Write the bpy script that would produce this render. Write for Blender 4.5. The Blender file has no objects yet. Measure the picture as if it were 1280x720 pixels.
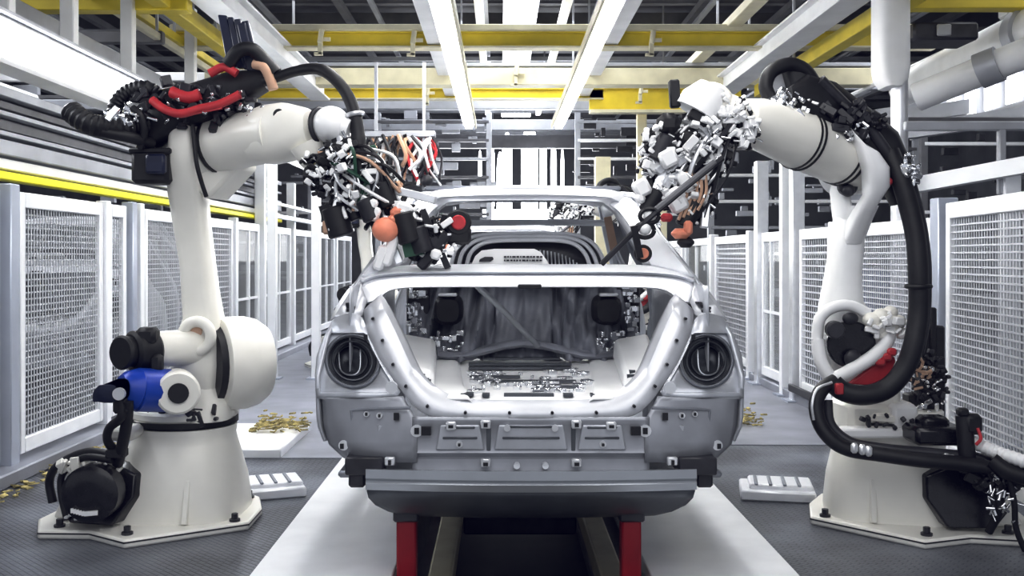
import bpy, bmesh, math, random
from mathutils import Vector, Matrix
random.seed(7)
PI = math.pi
C = bpy.context.scene.collection
CX, CY, F, CH = 625.0, 321.0, 1280.0, 1.4      # vanishing point, focal length in px, camera height

def W(px, py, Y):
    s = F / Y
    return Vector(((px - CX) / s, Y, CH - (py - CY) / s))
def FL(px, py, z=0.0):
    Y = (CH - z) * F / (py - CY)
    return W(px, py, Y)

# ------------------------------------------------------------------ materials
def mat(name, col, rough=.5, metal=0.0, var=.08, scale=6.0, bump=0.0, emit=0.0, bscale=60.0, spec=.5):
    m = bpy.data.materials.new(name); m.use_nodes = True
    nt = m.node_tree; b = nt.nodes['Principled BSDF']
    b.inputs['Roughness'].default_value = rough; b.inputs['Metallic'].default_value = metal
    b.inputs['Specular IOR Level'].default_value = spec
    tc = nt.nodes.new('ShaderNodeTexCoord')
    nz = nt.nodes.new('ShaderNodeTexNoise'); nz.inputs['Scale'].default_value = scale; nz.inputs['Detail'].default_value = 5
    nt.links.new(tc.outputs['Object'], nz.inputs['Vector'])
    rp = nt.nodes.new('ShaderNodeValToRGB')
    lo = [max(0, c * (1 - var)) for c in col]; hi = [min(1, c * (1 + var)) for c in col]
    rp.color_ramp.elements[0].color = (*lo, 1); rp.color_ramp.elements[1].color = (*hi, 1)
    rp.color_ramp.elements[0].position = .3; rp.color_ramp.elements[1].position = .7
    nt.links.new(nz.outputs['Fac'], rp.inputs['Fac']); nt.links.new(rp.outputs['Color'], b.inputs['Base Color'])
    if bump:
        n2 = nt.nodes.new('ShaderNodeTexNoise'); n2.inputs['Scale'].default_value = bscale
        nt.links.new(tc.outputs['Object'], n2.inputs['Vector'])
        bp = nt.nodes.new('ShaderNodeBump'); bp.inputs['Strength'].default_value = bump; bp.inputs['Distance'].default_value = .01
        nt.links.new(n2.outputs['Fac'], bp.inputs['Height']); nt.links.new(bp.outputs['Normal'], b.inputs['Normal'])
    if emit:
        b.inputs['Emission Color'].default_value = (*col, 1); b.inputs['Emission Strength'].default_value = emit
    return m

def plate_floor(name, c1, c2, scale, rough, metal, bstr):
    m = mat(name, c1, rough, metal)
    nt = m.node_tree; b = nt.nodes['Principled BSDF']
    tc = nt.nodes.new('ShaderNodeTexCoord'); mp = nt.nodes.new('ShaderNodeMapping')
    mp.inputs['Rotation'].default_value = (0, 0, PI / 4)
    br = nt.nodes.new('ShaderNodeTexBrick'); br.inputs['Scale'].default_value = scale
    br.inputs['Color1'].default_value = (1, 1, 1, 1); br.inputs['Color2'].default_value = (.75, .75, .75, 1)
    br.inputs['Mortar'].default_value = (0, 0, 0, 1); br.inputs['Mortar Size'].default_value = .05
    br.inputs['Mortar Smooth'].default_value = .6
    nt.links.new(tc.outputs['Object'], mp.inputs['Vector']); nt.links.new(mp.outputs['Vector'], br.inputs['Vector'])
    nz = nt.nodes.new('ShaderNodeTexNoise'); nz.inputs['Scale'].default_value = 1.3; nz.inputs['Detail'].default_value = 8
    nt.links.new(tc.outputs['Object'], nz.inputs['Vector'])
    mx = nt.nodes.new('ShaderNodeMix'); mx.data_type = 'RGBA'
    mx.inputs['A'].default_value = (*[c * .55 for c in c1], 1); mx.inputs['B'].default_value = (*c1, 1)
    nt.links.new(br.outputs['Color'], mx.inputs['Factor'])
    m2 = nt.nodes.new('ShaderNodeMix'); m2.data_type = 'RGBA'; m2.inputs['B'].default_value = (*c2, 1)
    rp = nt.nodes.new('ShaderNodeValToRGB'); rp.color_ramp.elements[0].position = .42; rp.color_ramp.elements[1].position = .75
    nt.links.new(nz.outputs['Fac'], rp.inputs['Fac'])
    nt.links.new(rp.outputs['Color'], m2.inputs['Factor']); nt.links.new(mx.outputs['Result'], m2.inputs['A'])
    nt.links.new(m2.outputs['Result'], b.inputs['Base Color'])
    bp = nt.nodes.new('ShaderNodeBump'); bp.inputs['Strength'].default_value = bstr; bp.inputs['Distance'].default_value = .006
    nt.links.new(br.outputs['Color'], bp.inputs['Height']); nt.links.new(bp.outputs['Normal'], b.inputs['Normal'])
    return m

M = dict(
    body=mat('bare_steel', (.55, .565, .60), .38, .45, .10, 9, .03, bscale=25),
    bodyw=mat('lit_steel', (.82, .83, .86), .36, .25, .05, 8),  # same bare steel, overhead light put into a brighter base colour
    bodyl=mat('flange_steel', (.63, .64, .67), .36, .3, .06, 8),  # same steel again, lit tone of flange and shoulder in the colour
    bodyd=mat('shaded_steel', (.30, .315, .35), .42, .4, .12, 7),  # same steel with shade put into the base colour
    bodym=mat('half_lit_steel', (.37, .38, .41), .40, .4, .10, 8, .03, bscale=25),  # same steel, darkened in colour for the less lit rear panel
    pan=mat('dark_pan', (.13, .14, .155), .4, .5, .2, 5),
    beam=mat('bumper_steel', (.42, .44, .47), .34, .6, .06, 5),
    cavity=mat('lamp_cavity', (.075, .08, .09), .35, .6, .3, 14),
    cream=mat('cream_paint', (.86, .845, .79), .33, 0, .03, 5),
    white=mat('white_paint', (.90, .90, .90), .35, 0, .03, 5),
    black=mat('black_rubber', (.012, .012, .014), .5, 0, .3, 20),
    blackg=mat('black_gloss', (.014, .014, .017), .25, 0, .3, 20),
    dark=mat('dark_plastic', (.03, .03, .036), .4, 0, .4, 10),
    navy=mat('navy_plastic', (.015, .02, .05), .35, 0, .3, 10),
    blue=mat('blue_motor', (.012, .06, .42), .32, 0, .1, 6),
    red=mat('red_plastic', (.55, .05, .06), .4, 0, .15, 12),
    redp=mat('red_post', (.30, .006, .012), .45, 0, .2, 8),
    orange=mat('orange_skin_plastic', (.80, .34, .22), .4, 0, .15, 12),
    green=mat('dark_green', (.03, .10, .06), .5, 0, .3, 12),
    alu=mat('aluminium', (.80, .81, .83), .32, .55, .06, 10),
    chrome=mat('chrome', (.85, .86, .88), .16, .95, .05, 10),
    post=mat('fence_white', (.86, .87, .89), .4, .1, .04, 4),
    postg=mat('fence_grey', (.52, .55, .62), .36, .45, .06, 4),
    wire=mat('fence_wire', (.60, .61, .64), .45, .2, .06, 8),
    yellow=mat('yellow_paint', (.74, .60, .05), .45, 0, .12, 3),
    lime=mat('lime_yellow', (.92, .86, .03), .45, 0, .05, 3),
    creamb=mat('pale_yellow_beam', (.70, .66, .50), .5, 0, .12, 3),
    greyb=mat('grey_beam', (.46, .47, .50), .45, .3, .12, 3),
    dgrey=mat('dark_beam', (.17, .17, .18), .5, .2, .25, 3),
    whiteb=mat('white_beam', (.84, .84, .84), .45, 0, .06, 3),
    fabric=mat('dark_fabric', (.27, .28, .32), .42, .1, .35, 4, .5, bscale=14),
    tan=mat('tan_panel', (.62, .42, .30), .5, 0, .15, 5),
    rail=mat('beige_rail', (.27, .25, .18), .5, .3, .15, 8),
    debris=mat('dry_debris', (.42, .36, .16), .8, 0, .6, 30),
    bluebox=mat('dusty_blue', (.14, .17, .30), .5, 0, .12, 4),
    lamp=mat('lamp_white', (1, .985, .96), .5, 0, 0, 1, emit=9),
    lampc=mat('lamp_cool', (.97, .98, 1.0), .5, 0, 0, 1, emit=7),
    sky=mat('lamp_soft', (1, 1, 1), .5, 0, 0, 1, emit=1.1),
    ceil=mat('ceiling_dark', (.10, .10, .11), .6, .1, .4, 2),
    wall=mat('wall_grey', (.34, .345, .37), .6, 0, .25, 1.2),
    conc=mat('concrete_grey', (.31, .32, .36), .42, .15, .16, 2.5, .05),
    strip=mat('white_plate', (.86, .87, .89), .34, .15, .05, 4, .05),
    pit=mat('pit_black', (.012, .012, .012), .6, 0, .4, 6),
)
M['glass'] = mat('clear_pane', (.9, .93, .96), .05)
_b = M['glass'].node_tree.nodes['Principled BSDF']; _b.inputs['Alpha'].default_value = .16
M['floor'] = plate_floor('diamond_plate', (.15, .158, .18), (.34, .36, .41), 9.0, .33, .4, .9)

# ------------------------------------------------------------------ mesh builder
def catmull(pts, n):
    pts = [Vector(p) for p in pts]
    if len(pts) == 2:
        return [pts[0].lerp(pts[1], i / (n - 1)) for i in range(n)]
    P = [pts[0] * 2 - pts[1]] + pts + [pts[-1] * 2 - pts[-2]]
    L = [0]
    for a, b in zip(pts, pts[1:]): L.append(L[-1] + max((b - a).length, 1e-6))
    out = []
    for i in range(n):
        d = L[-1] * i / (n - 1); k = 0
        while k < len(pts) - 2 and d > L[k + 1]: k += 1
        t = min(1, (d - L[k]) / (L[k + 1] - L[k]))
        p0, p1, p2, p3 = P[k], P[k + 1], P[k + 2], P[k + 3]
        out.append(.5 * ((2 * p1) + (p2 - p0) * t + (2 * p0 - 5 * p1 + 4 * p2 - p3) * t * t + (3 * p1 - p0 - 3 * p2 + p3) * t ** 3))
    return out
def linear(pts, n):
    pts = [Vector(p) for p in pts]; L = [0]
    for a, b in zip(pts, pts[1:]): L.append(L[-1] + max((b - a).length, 1e-6))
    out = []
    for i in range(n):
        d = L[-1] * i / (n - 1); k = 0
        while k < len(pts) - 2 and d > L[k + 1]: k += 1
        out.append(pts[k].lerp(pts[k + 1], min(1, (d - L[k]) / (L[k + 1] - L[k]))))
    return out
def frame(d):
    d = d.normalized(); u = Vector((0, 0, 1)) if abs(d.z) < .9 else Vector((1, 0, 0))
    a = d.cross(u).normalized(); return a, a.cross(d).normalized()

class MB:
    def __init__(self): self.bm = bmesh.new()
    def v(self, p): return self.bm.verts.new(p)
    def face(self, vs):
        try: return self.bm.faces.new(vs)
        except ValueError: return None
    def box(self, c, size, rz=0.0, bev=0.0, rot=None):
        R = rot if rot is not None else Matrix.Rotation(rz, 3, 'Z')
        h = Vector(size) / 2; c = Vector(c); vs = []
        if bev:
            b = min(bev, min(h) * .9); pts = []
            t = bmesh.new(); bmesh.ops.create_cube(t, size=1)
            for x in t.verts: x.co = Vector((x.co.x * size[0], x.co.y * size[1], x.co.z * size[2]))
            bmesh.ops.bevel(t, geom=t.edges[:], offset=b, segments=1, affect='EDGES', profile=.5)
            mp = {x: self.v(c + R @ x.co) for x in t.verts}
            for f in t.faces: self.face([mp[x] for x in f.verts])
            t.free(); return self
        for sx, sy, sz in ((-1,-1,-1),(1,-1,-1),(1,1,-1),(-1,1,-1),(-1,-1,1),(1,-1,1),(1,1,1),(-1,1,1)):
            vs.append(self.v(c + R @ Vector((sx * h.x, sy * h.y, sz * h.z))))
        for f in ((3,2,1,0),(4,5,6,7),(0,1,5,4),(1,2,6,5),(2,3,7,6),(3,0,4,7)): self.face([vs[i] for i in f])
        return self
    def bar(self, p0, p1, w, h=None, bev=0.0):
        p0, p1 = Vector(p0), Vector(p1); d = p1 - p0; a, b = frame(d)
        R = Matrix((a, d.normalized(), b)).transposed()
        if R.determinant() < 0: R = Matrix((-a, d.normalized(), b)).transposed()
        return self.box((p0 + p1) / 2, (w, d.length, h or w), bev=bev, rot=R)
    def rings(self, rings, cap0=True, cap1=True, closed=True):
        R = [[self.v(p) for p in r] for r in rings]; n = len(R[0])
        for r0, r1 in zip(R, R[1:]):
            for i in range(n if closed else n - 1):
                j = (i + 1) % n; self.face([r0[i], r0[j], r1[j], r1[i]])
        if closed and cap0: self.face(R[0][::-1])
        if closed and cap1: self.face(R[-1])
        return self
    def lathe(self, p0, d, prof, n=28, cap0=True, cap1=True):
        p0, d = Vector(p0), Vector(d).normalized(); a, b = frame(d)
        return self.rings([[p0 + d * t + (a * math.cos(2 * PI * i / n) + b * math.sin(2 * PI * i / n)) * max(r, 1e-4) for i in range(n)] for r, t in prof], cap0, cap1)
    def cyl(self, p0, p1, r0, r1=None, n=20, bev=0.0):
        p0, p1 = Vector(p0), Vector(p1); L = (p1 - p0).length; r1 = r0 if r1 is None else r1
        prof = [(r0, 0), (r1, L)] if not bev else [(r0 - bev, 0), (r0, bev), (r1, L - bev), (r1 - bev, L)]
        return self.lathe(p0, p1 - p0, prof, n)
    def ball(self, c, r, n=20, m=12, sc=(1, 1, 1)):
        c = Vector(c)
        return self.rings([[c + Vector((r * sc[0] * math.sin(PI * j / m) * math.cos(2 * PI * i / n), r * sc[1] * math.sin(PI * j / m) * math.sin(2 * PI * i / n), -r * sc[2] * math.cos(PI * j / m))) for i in range(n)] for j in [.05] + list(range(1, m)) + [m - .05]])
    def tube(self, pts, r, n=10, k=6, smooth=True, ribs=False):
        q = catmull(pts, max(2, (len(pts) - 1) * k + 1)) if smooth else [Vector(p) for p in pts]
        if ribs: q = catmull(q, max(30, int(sum((b - a).length for a, b in zip(q, q[1:])) / (r * .5))))
        T = [(q[min(i + 1, len(q) - 1)] - q[max(i - 1, 0)]).normalized() for i in range(len(q))]
        a, _ = frame(T[0]); rg = []
        for i, (p, t) in enumerate(zip(q, T)):
            a = (a - t * a.dot(t)).normalized(); b = t.cross(a)
            rr = r[min(int(i / k), len(r) - 1)] if isinstance(r, (list, tuple)) else r
            if ribs and i % 2: rr *= .86
            rg.append([p + (a * math.cos(2 * PI * j / n) + b * math.sin(2 * PI * j / n)) * rr for j in range(n)])
        return self.rings(rg)
    def torus(self, c, d, R, r, n=32, m=10):
        a, b = frame(Vector(d)); d = Vector(d).normalized(); c = Vector(c); V = []
        for i in range(n):
            t = 2 * PI * i / n; e = a * math.cos(t) + b * math.sin(t)
            V.append([self.v(c + e * (R + r * math.cos(2 * PI * j / m)) + d * r * math.sin(2 * PI * j / m)) for j in range(m)])
        for i in range(n):
            for j in range(m):
                self.face([V[i][j], V[(i + 1) % n][j], V[(i + 1) % n][(j + 1) % m], V[i][(j + 1) % m]])
        return self
    def loft(self, curves, n=24, smooth=True, closed=False):
        f = catmull if smooth else linear
        return self.rings([f(c, n) for c in curves], closed=False)
    def sections(self, secs, n=20, e=3.2):
        """secs: (centre, half axis vector a, half axis vector b); superellipse rings"""
        rg = []
        for c, a, b in secs:
            c, a, b = Vector(c), Vector(a), Vector(b); r = []
            for i in range(n):
                t = 2 * PI * i / n; ct, st = math.cos(t), math.sin(t)
                r.append(c + a * math.copysign(abs(ct) ** (2 / e), ct) + b * math.copysign(abs(st) ** (2 / e), st))
            rg.append(r)
        return self.rings(rg)
    def prism(self, pts, d):
        d = Vector(d); A = [self.v(Vector(p)) for p in pts]; B = [self.v(Vector(p) + d) for p in pts]; n = len(pts)
        self.face(A[::-1]); self.face(B)
        for i in range(n): self.face([A[i], A[(i + 1) % n], B[(i + 1) % n], B[i]])
        return self
    def pieces(self):
        seen = set(); isl = []
        for v0 in self.bm.verts:
            if v0 in seen: continue
            st = [v0]; seen.add(v0); g = []
            while st:
                v = st.pop(); g.append(v)
                for e in v.link_edges:
                    w = e.other_vert(v)
                    if w not in seen: seen.add(w); st.append(w)
            lo = Vector([min(v.co[k] for v in g) for k in range(3)]); hi = Vector([max(v.co[k] for v in g) for k in range(3)])
            isl.append((g, lo, hi))
        if len(isl) < 2 or len(isl) > 80: return None
        p = list(range(len(isl)))
        def find(i):
            while p[i] != i: i = p[i]
            return i
        for i in range(len(isl)):
            for j in range(i):
                gap = max(max(isl[i][1][k] - isl[j][2][k], isl[j][1][k] - isl[i][2][k]) for k in range(3))
                if gap < .012: p[find(i)] = find(j)
        out = {}
        for i, (g, _, _) in enumerate(isl): out.setdefault(find(i), []).extend(g)
        return list(out.values()) if len(out) > 1 else None
    def build(self, name, m, parent=None, solid=0.0, flat=False, bevel=0.0, ang=38, stuff=False, split=True):
        if parent is not None and split and not stuff:
            cl_ = self.pieces()
            if cl_:
                self.bm.verts.index_update(); first = None
                for g in cl_:
                    mb = MB(); mp = {v: mb.bm.verts.new(v.co) for v in g}
                    for f in {f for v in g for f in v.link_faces}: mb.face([mp[v] for v in f.verts])
                    o = mb.build(name, m, parent, solid, flat, bevel, ang, split=False); first = first or o
                self.bm.free(); return first
        bmesh.ops.recalc_face_normals(self.bm, faces=self.bm.faces[:])
        me = bpy.data.meshes.new(name)
        if parent is not None:
            o0 = Vector(parent['_w']) if '_w' in parent else Vector((0, 0, 0))
            bmesh.ops.translate(self.bm, verts=self.bm.verts[:], vec=-o0)
        self.bm.to_mesh(me); self.bm.free()
        for p in me.polygons: p.use_smooth = not flat
        if not flat: me.set_sharp_from_angle(angle=math.radians(ang))
        me.materials.append(M[m] if isinstance(m, str) else m)
        o = bpy.data.objects.new(name, me); C.objects.link(o)
        if stuff: o['kind'] = 'stuff'
        if parent is not None:
            o.parent = parent
            if '_w' in parent: o['_w'] = tuple(parent['_w'])
        if solid:
            md = o.modifiers.new('thickness', 'SOLIDIFY'); md.thickness = solid; md.offset = 0
        if bevel:
            md = o.modifiers.new('edge', 'BEVEL'); md.width = bevel; md.segments = 2; md.limit_method = 'ANGLE'
        return o

def tag(o, label, cat, group=None, kind=None):
    o['label'] = label; o['category'] = cat
    if group: o['group'] = group
    if kind: o['kind'] = kind
    return o
def thing(name, label, cat, loc, group=None):
    o = bpy.data.objects.new(name, None); C.objects.link(o); o.empty_display_size = .1
    o.location = loc; o['_w'] = tuple(loc)
    return tag(o, label, cat, group)
def solo(mb, name, m, label, cat, group=None, **k):
    """a thing that is one mesh; origin at the middle of its foot"""
    co = [v.co for v in mb.bm.verts]
    c = Vector(((min(v.x for v in co) + max(v.x for v in co)) / 2, (min(v.y for v in co) + max(v.y for v in co)) / 2, min(v.z for v in co)))
    bmesh.ops.translate(mb.bm, verts=mb.bm.verts[:], vec=-c)
    o = mb.build(name, m, **k); o.location = c
    return tag(o, label, cat, group)
def struct(mb, name, m, **k):
    o = mb.build(name, m, **k); o['kind'] = 'structure'; return o
def copy_tree(o, parent=None):
    c = o.copy(); C.objects.link(c)
    if parent is not None: c.parent = parent
    for ch in [x for x in o.children]: copy_tree(ch, c)
    return c

# ------------------------------------------------------------------ setting
PITX0, PITX1 = -.47, .66
WX0, WX1 = -1.095, 1.31
f = MB()
f.box((-6.55, 15, -.05), (10.9, 36, .1)); f.box((6.66, 15, -.05), (10.7, 36, .1))
struct(f, 'floor', 'floor', flat=True)
f = MB()
f.box(((WX0 + PITX0) / 2, 5.5, -.04), (PITX0 - WX0, 17, .1), bev=.004)
f.box(((WX1 + PITX1) / 2, 5.5, -.04), (WX1 - PITX1, 17, .1), bev=.004)
struct(f, 'floor', 'strip', flat=True)
f = MB(); f.box((.1, 15, -.5), (1.2, 36, .1)); struct(f, 'floor', 'pit', flat=True)
f = MB()
f.box((PITX0 - .01, 5.5, -.28), (.03, 17, .36)); f.box((PITX1 + .01, 5.5, -.28), (.03, 17, .36))
struct(f, 'trim_1', 'dgrey', flat=True)
f = MB()   # smooth grey concrete aisles along the fences, and the far hall floor
f.box((-2.0, 20.1, -.045), (2.0, 26, .102)); f.box((2.1, 20.6, -.045), (1.5, 26, .102))
f.box((.1, 24, -.045), (2.6, 20, .1))
struct(f, 'floor', 'conc', flat=True)
f = MB(); f.box((0, 15, 5.45), (24, 36, .1)); struct(f, 'ceiling', 'ceil', flat=True)
f = MB(); f.box((0, 32.9, 2.5), (24, .2, 5.8)); struct(f, 'wall_back', 'wall', flat=True)
f = MB(); f.box((-12, 17, 2.5), (.2, 32, 5.8)); struct(f, 'wall_left', 'wall', flat=True)
f = MB(); f.box((12, 17, 2.5), (.2, 32, 5.8)); struct(f, 'wall_right', 'wall', flat=True)
f = MB(); f.box((-3.14, 14, .045), (.34, 26, .09), bev=.01); struct(f, 'baseboard_left', 'conc', flat=True)
f = MB(); f.box((2.95, 15.5, .045), (.24, 18.5, .09), bev=.01); struct(f, 'baseboard_right', 'conc', flat=True)
# roof purlins: dark steel grid under the roof deck
f = MB()
for i in range(17):
    y = 5 + i * 1.65
    f.box((0, y, 5.2), (23.6, .14, .26)); f.box((0, y + .8, 5.32), (23.6, .06, .12))
for i in range(-9, 10):
    f.box((i * 1.3 + .3, 17, 5.02), (.1, 30, .1))
struct(f, 'trim_2', 'dgrey', flat=True)
f = MB()
for i in range(-7, 8):
    f.box((i * 1.55 - .2, 17, 4.86), (.07, 30, .05))
for i in range(12): f.box((0, 7 + i * 2.1, 4.78), (23, .07, .07))
struct(f, 'trim_3', 'greyb', flat=True)

exec_car = True
# ------------------------------------------------------------------ the car body shell
CAR = Vector((.13, 4.27, 0))
def cl(px, py, y):
    s = F / (CAR.y + y)
    return Vector(((px - CX) / s - CAR.x, y, CH - (py - CY) / s))
def D(px, py):
    return .10 + (497 - py) / 102 * .22 + max(0, (px - 880) / 50) * .08
def flip(p): return Vector((-p[0], p[1], p[2]))
def full(c):
    c = [Vector(p) for p in c]; c[0].x = 0
    return [flip(p) for p in c[:0:-1]] + c
def cc(pts): return [cl(*p) for p in pts]
def dd(pts): return [cl(px, py, max(.02, D(px, py))) for px, py in pts]

car = thing('car_body', 'bare steel saloon car body seen from behind on the red posted skid between both robots', 'car body', CAR)
car['_w'] = (0, 0, 0)      # its parts are modelled in the car's own space
# boot opening flange
outer = [cl(666,523,.03)] + dd([(740,523),(775,522),(792,519),(805,511),(817,498),(834,474),(848,452),(858,430),(865,410)]) + [cl(867,388,.37)]
inner = [cl(666,507,.07)] + dd([(725,507),(755,504),(777,496),(794,482),(809,462),(822,432),(834,404),(843,386)]) + [cl(850,372,.42)]
inn2 = [p + Vector((-.012, .05, .015)) for p in inner]
inn3 = [p + Vector((-.03, .10, -.02)) for p in inner]
mid = [a.lerp(b, .62) + Vector((0, -.006, 0)) for a, b in zip(catmull(outer, 14), catmull(inner, 14))]
m = MB(); m.loft([full(outer), full(mid), full(inner), full(inn2), full(inn3)], 73)
flg = m.build('trunk_flange', 'bodyl', car, solid=.006)
flg['label'] = 'bright curved flange around the boot opening'
m = MB()
for (px, py) in [(690,515),(745,515),(792,507),(818,482),(833,455),(845,425),(856,398)]:
    for sg in (1, -1):
        p = dd([(px, py)])[0]; p.y -= .03
        if sg < 0: p = flip(p)
        m.cyl(p, p + Vector((0, .03, 0)), .0065, n=10)
m.build('flange_hole', 'black', flg)
# cross member below the rear window
A = cc([(660,331,.80),(755,331,.80),(812,332.5,.78),(848,337,.70),(868,346,.56)])
B = cc([(660,340,.58),(760,340,.58),(815,341,.57),(850,345,.55),(869,352,.52)])
B2 = cc([(660,343.5,.62),(760,343.5,.62),(815,344.5,.61),(850,348.5,.58),(868,355,.54)])
B3 = cc([(660,347,.53),(760,347,.53),(815,348,.53),(852,353,.51),(872,364,.49)])
Cc = cc([(660,358,.51),(760,358,.51),(812,359,.51),(834,363,.50),(848,373,.47),(864,379,.45)])
Dd = [p + Vector((0, .10, -.005)) for p in Cc]
m = MB(); m.loft([full(A), full(B), full(B2), full(B3), full(Cc), full(Dd)], 61)
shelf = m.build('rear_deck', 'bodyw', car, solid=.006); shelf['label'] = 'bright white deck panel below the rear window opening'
# roof and header
def roofz(x, y): return 1.752 + .03 * min(1, (y - 1.0) / 1.7) + .05 * math.sin(min(1, (y - 1.0) / 1.8) * PI) * 1 + .0 - .16 * (abs(x) / .56) ** 3 * .22 - .02 * (x / .56) ** 2
m = MB(); rg = []
for j in range(13):
    y = 1.04 + (2.75 - 1.04) * j / 12
    rg.append([Vector((x * .585, y + (.05 * (x * x)) * (1 if j < 6 else -1), roofz(x * .56, y))) for x in [-1 + i / 12 for i in range(25)]])
m.rings(rg, closed=False); m.build('roof', 'bodyw', car, solid=.01)
hU = cc([(657,235,1.05),(750,237,1.06),(775,241,1.08),(786,248,1.10)])
hM = cc([(657,243,1.0),(748,245,1.02),(768,249,1.04),(779,256,1.06)])
hN = cc([(657,245,1.03),(747,247,1.04),(766,251,1.06),(777,258,1.07)])
hL = cc([(657,250,1.02),(740,251,1.03),(757,255,1.05),(768,264,1.06)])
hI = [p + Vector((0, .12, .02)) for p in hL]
m = MB(); m.loft([full(hU), full(hM), full(hN), full(hL), full(hI)], 49)
hd = m.build('rear_header', 'bodyw', car, solid=.006)
# pillars, quarter panels, tail lamp panels: right then left
rnd0 = random.Random(2)
TL = (883, 451)
bound = [(929,497),(930,470),(927,445),(917,420),(904,397),(884,391),(869,396),(865,410),(858,430),(848,452),(834,474),(822,495),(860,497),(895,497)]
recess = [(925,492),(926,462),(922,440),(913,416),(866,416),(859,434),(848,457),(838,474),(828,492)]
def ray(ang, bound=bound):
    dx, dy = math.cos(ang), math.sin(ang); best = None
    for (x0, y0), (x1, y1) in zip(bound, bound[1:] + bound[:1]):
        ex, ey = x1 - x0, y1 - y0; den = dx * ey - dy * ex
        if abs(den) < 1e-9: continue
        t = ((x0 - TL[0]) * ey - (y0 - TL[1]) * ex) / den; u = ((x0 - TL[0]) * dy - (y0 - TL[1]) * dx) / den
        if t > 0 and -1e-6 <= u <= 1 + 1e-6 and (best is None or t < best): best = t
    return TL[0] + dx * best, TL[1] + dy * best
def side_x(z):
    K = [(.40,.86),(.5,.90),(.7,.932),(.88,.94),(1.046,.913),(1.13,.88),(1.32,.79),(1.5,.685),(1.76,.562),(2,.5)]
    for (a, xa), (b, xb) in zip(K, K[1:]):
        if z <= b: return xa + (xb - xa) * max(0, (z - a)) / (b - a)
    return .5
outY = [(.26,.585),(.19,.66),(.20,.875),(.30,1.05),(.40,1.16),(.56,1.31),(.8,1.50),(1.02,1.69),(1.12,1.735),(2.0,1.80),(2.7,1.775),(3.1,1.55),(3.55,1.28),(4.2,1.16),(4.5,1.0),(4.62,.8),(4.58,.5)]
def arch(yc, zc, r, rev=True):
    return [(yc + r * math.cos(PI * i / 14), zc + r * math.sin(PI * i / 14)) for i in range(15)]
outY += arch(3.85, .48, .36) + [(3.3,.44),(1.6,.44)] + arch(1.05, .48, .36) + [(.5,.56)]
holesY = [[(1.15,1.33),(1.38,1.58),(1.55,1.655),(2.02,1.68),(2.02,.62),(1.62,.62),(1.48,.95),(1.2,1.1)],
          [(2.14,1.68),(2.6,1.66),(3.05,1.42),(3.22,1.2),(3.22,.62),(2.14,.62)],
          [(.86,1.36),(.92,1.46),(1.06,1.55),(1.2,1.56),(1.02,1.38)]]
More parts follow.
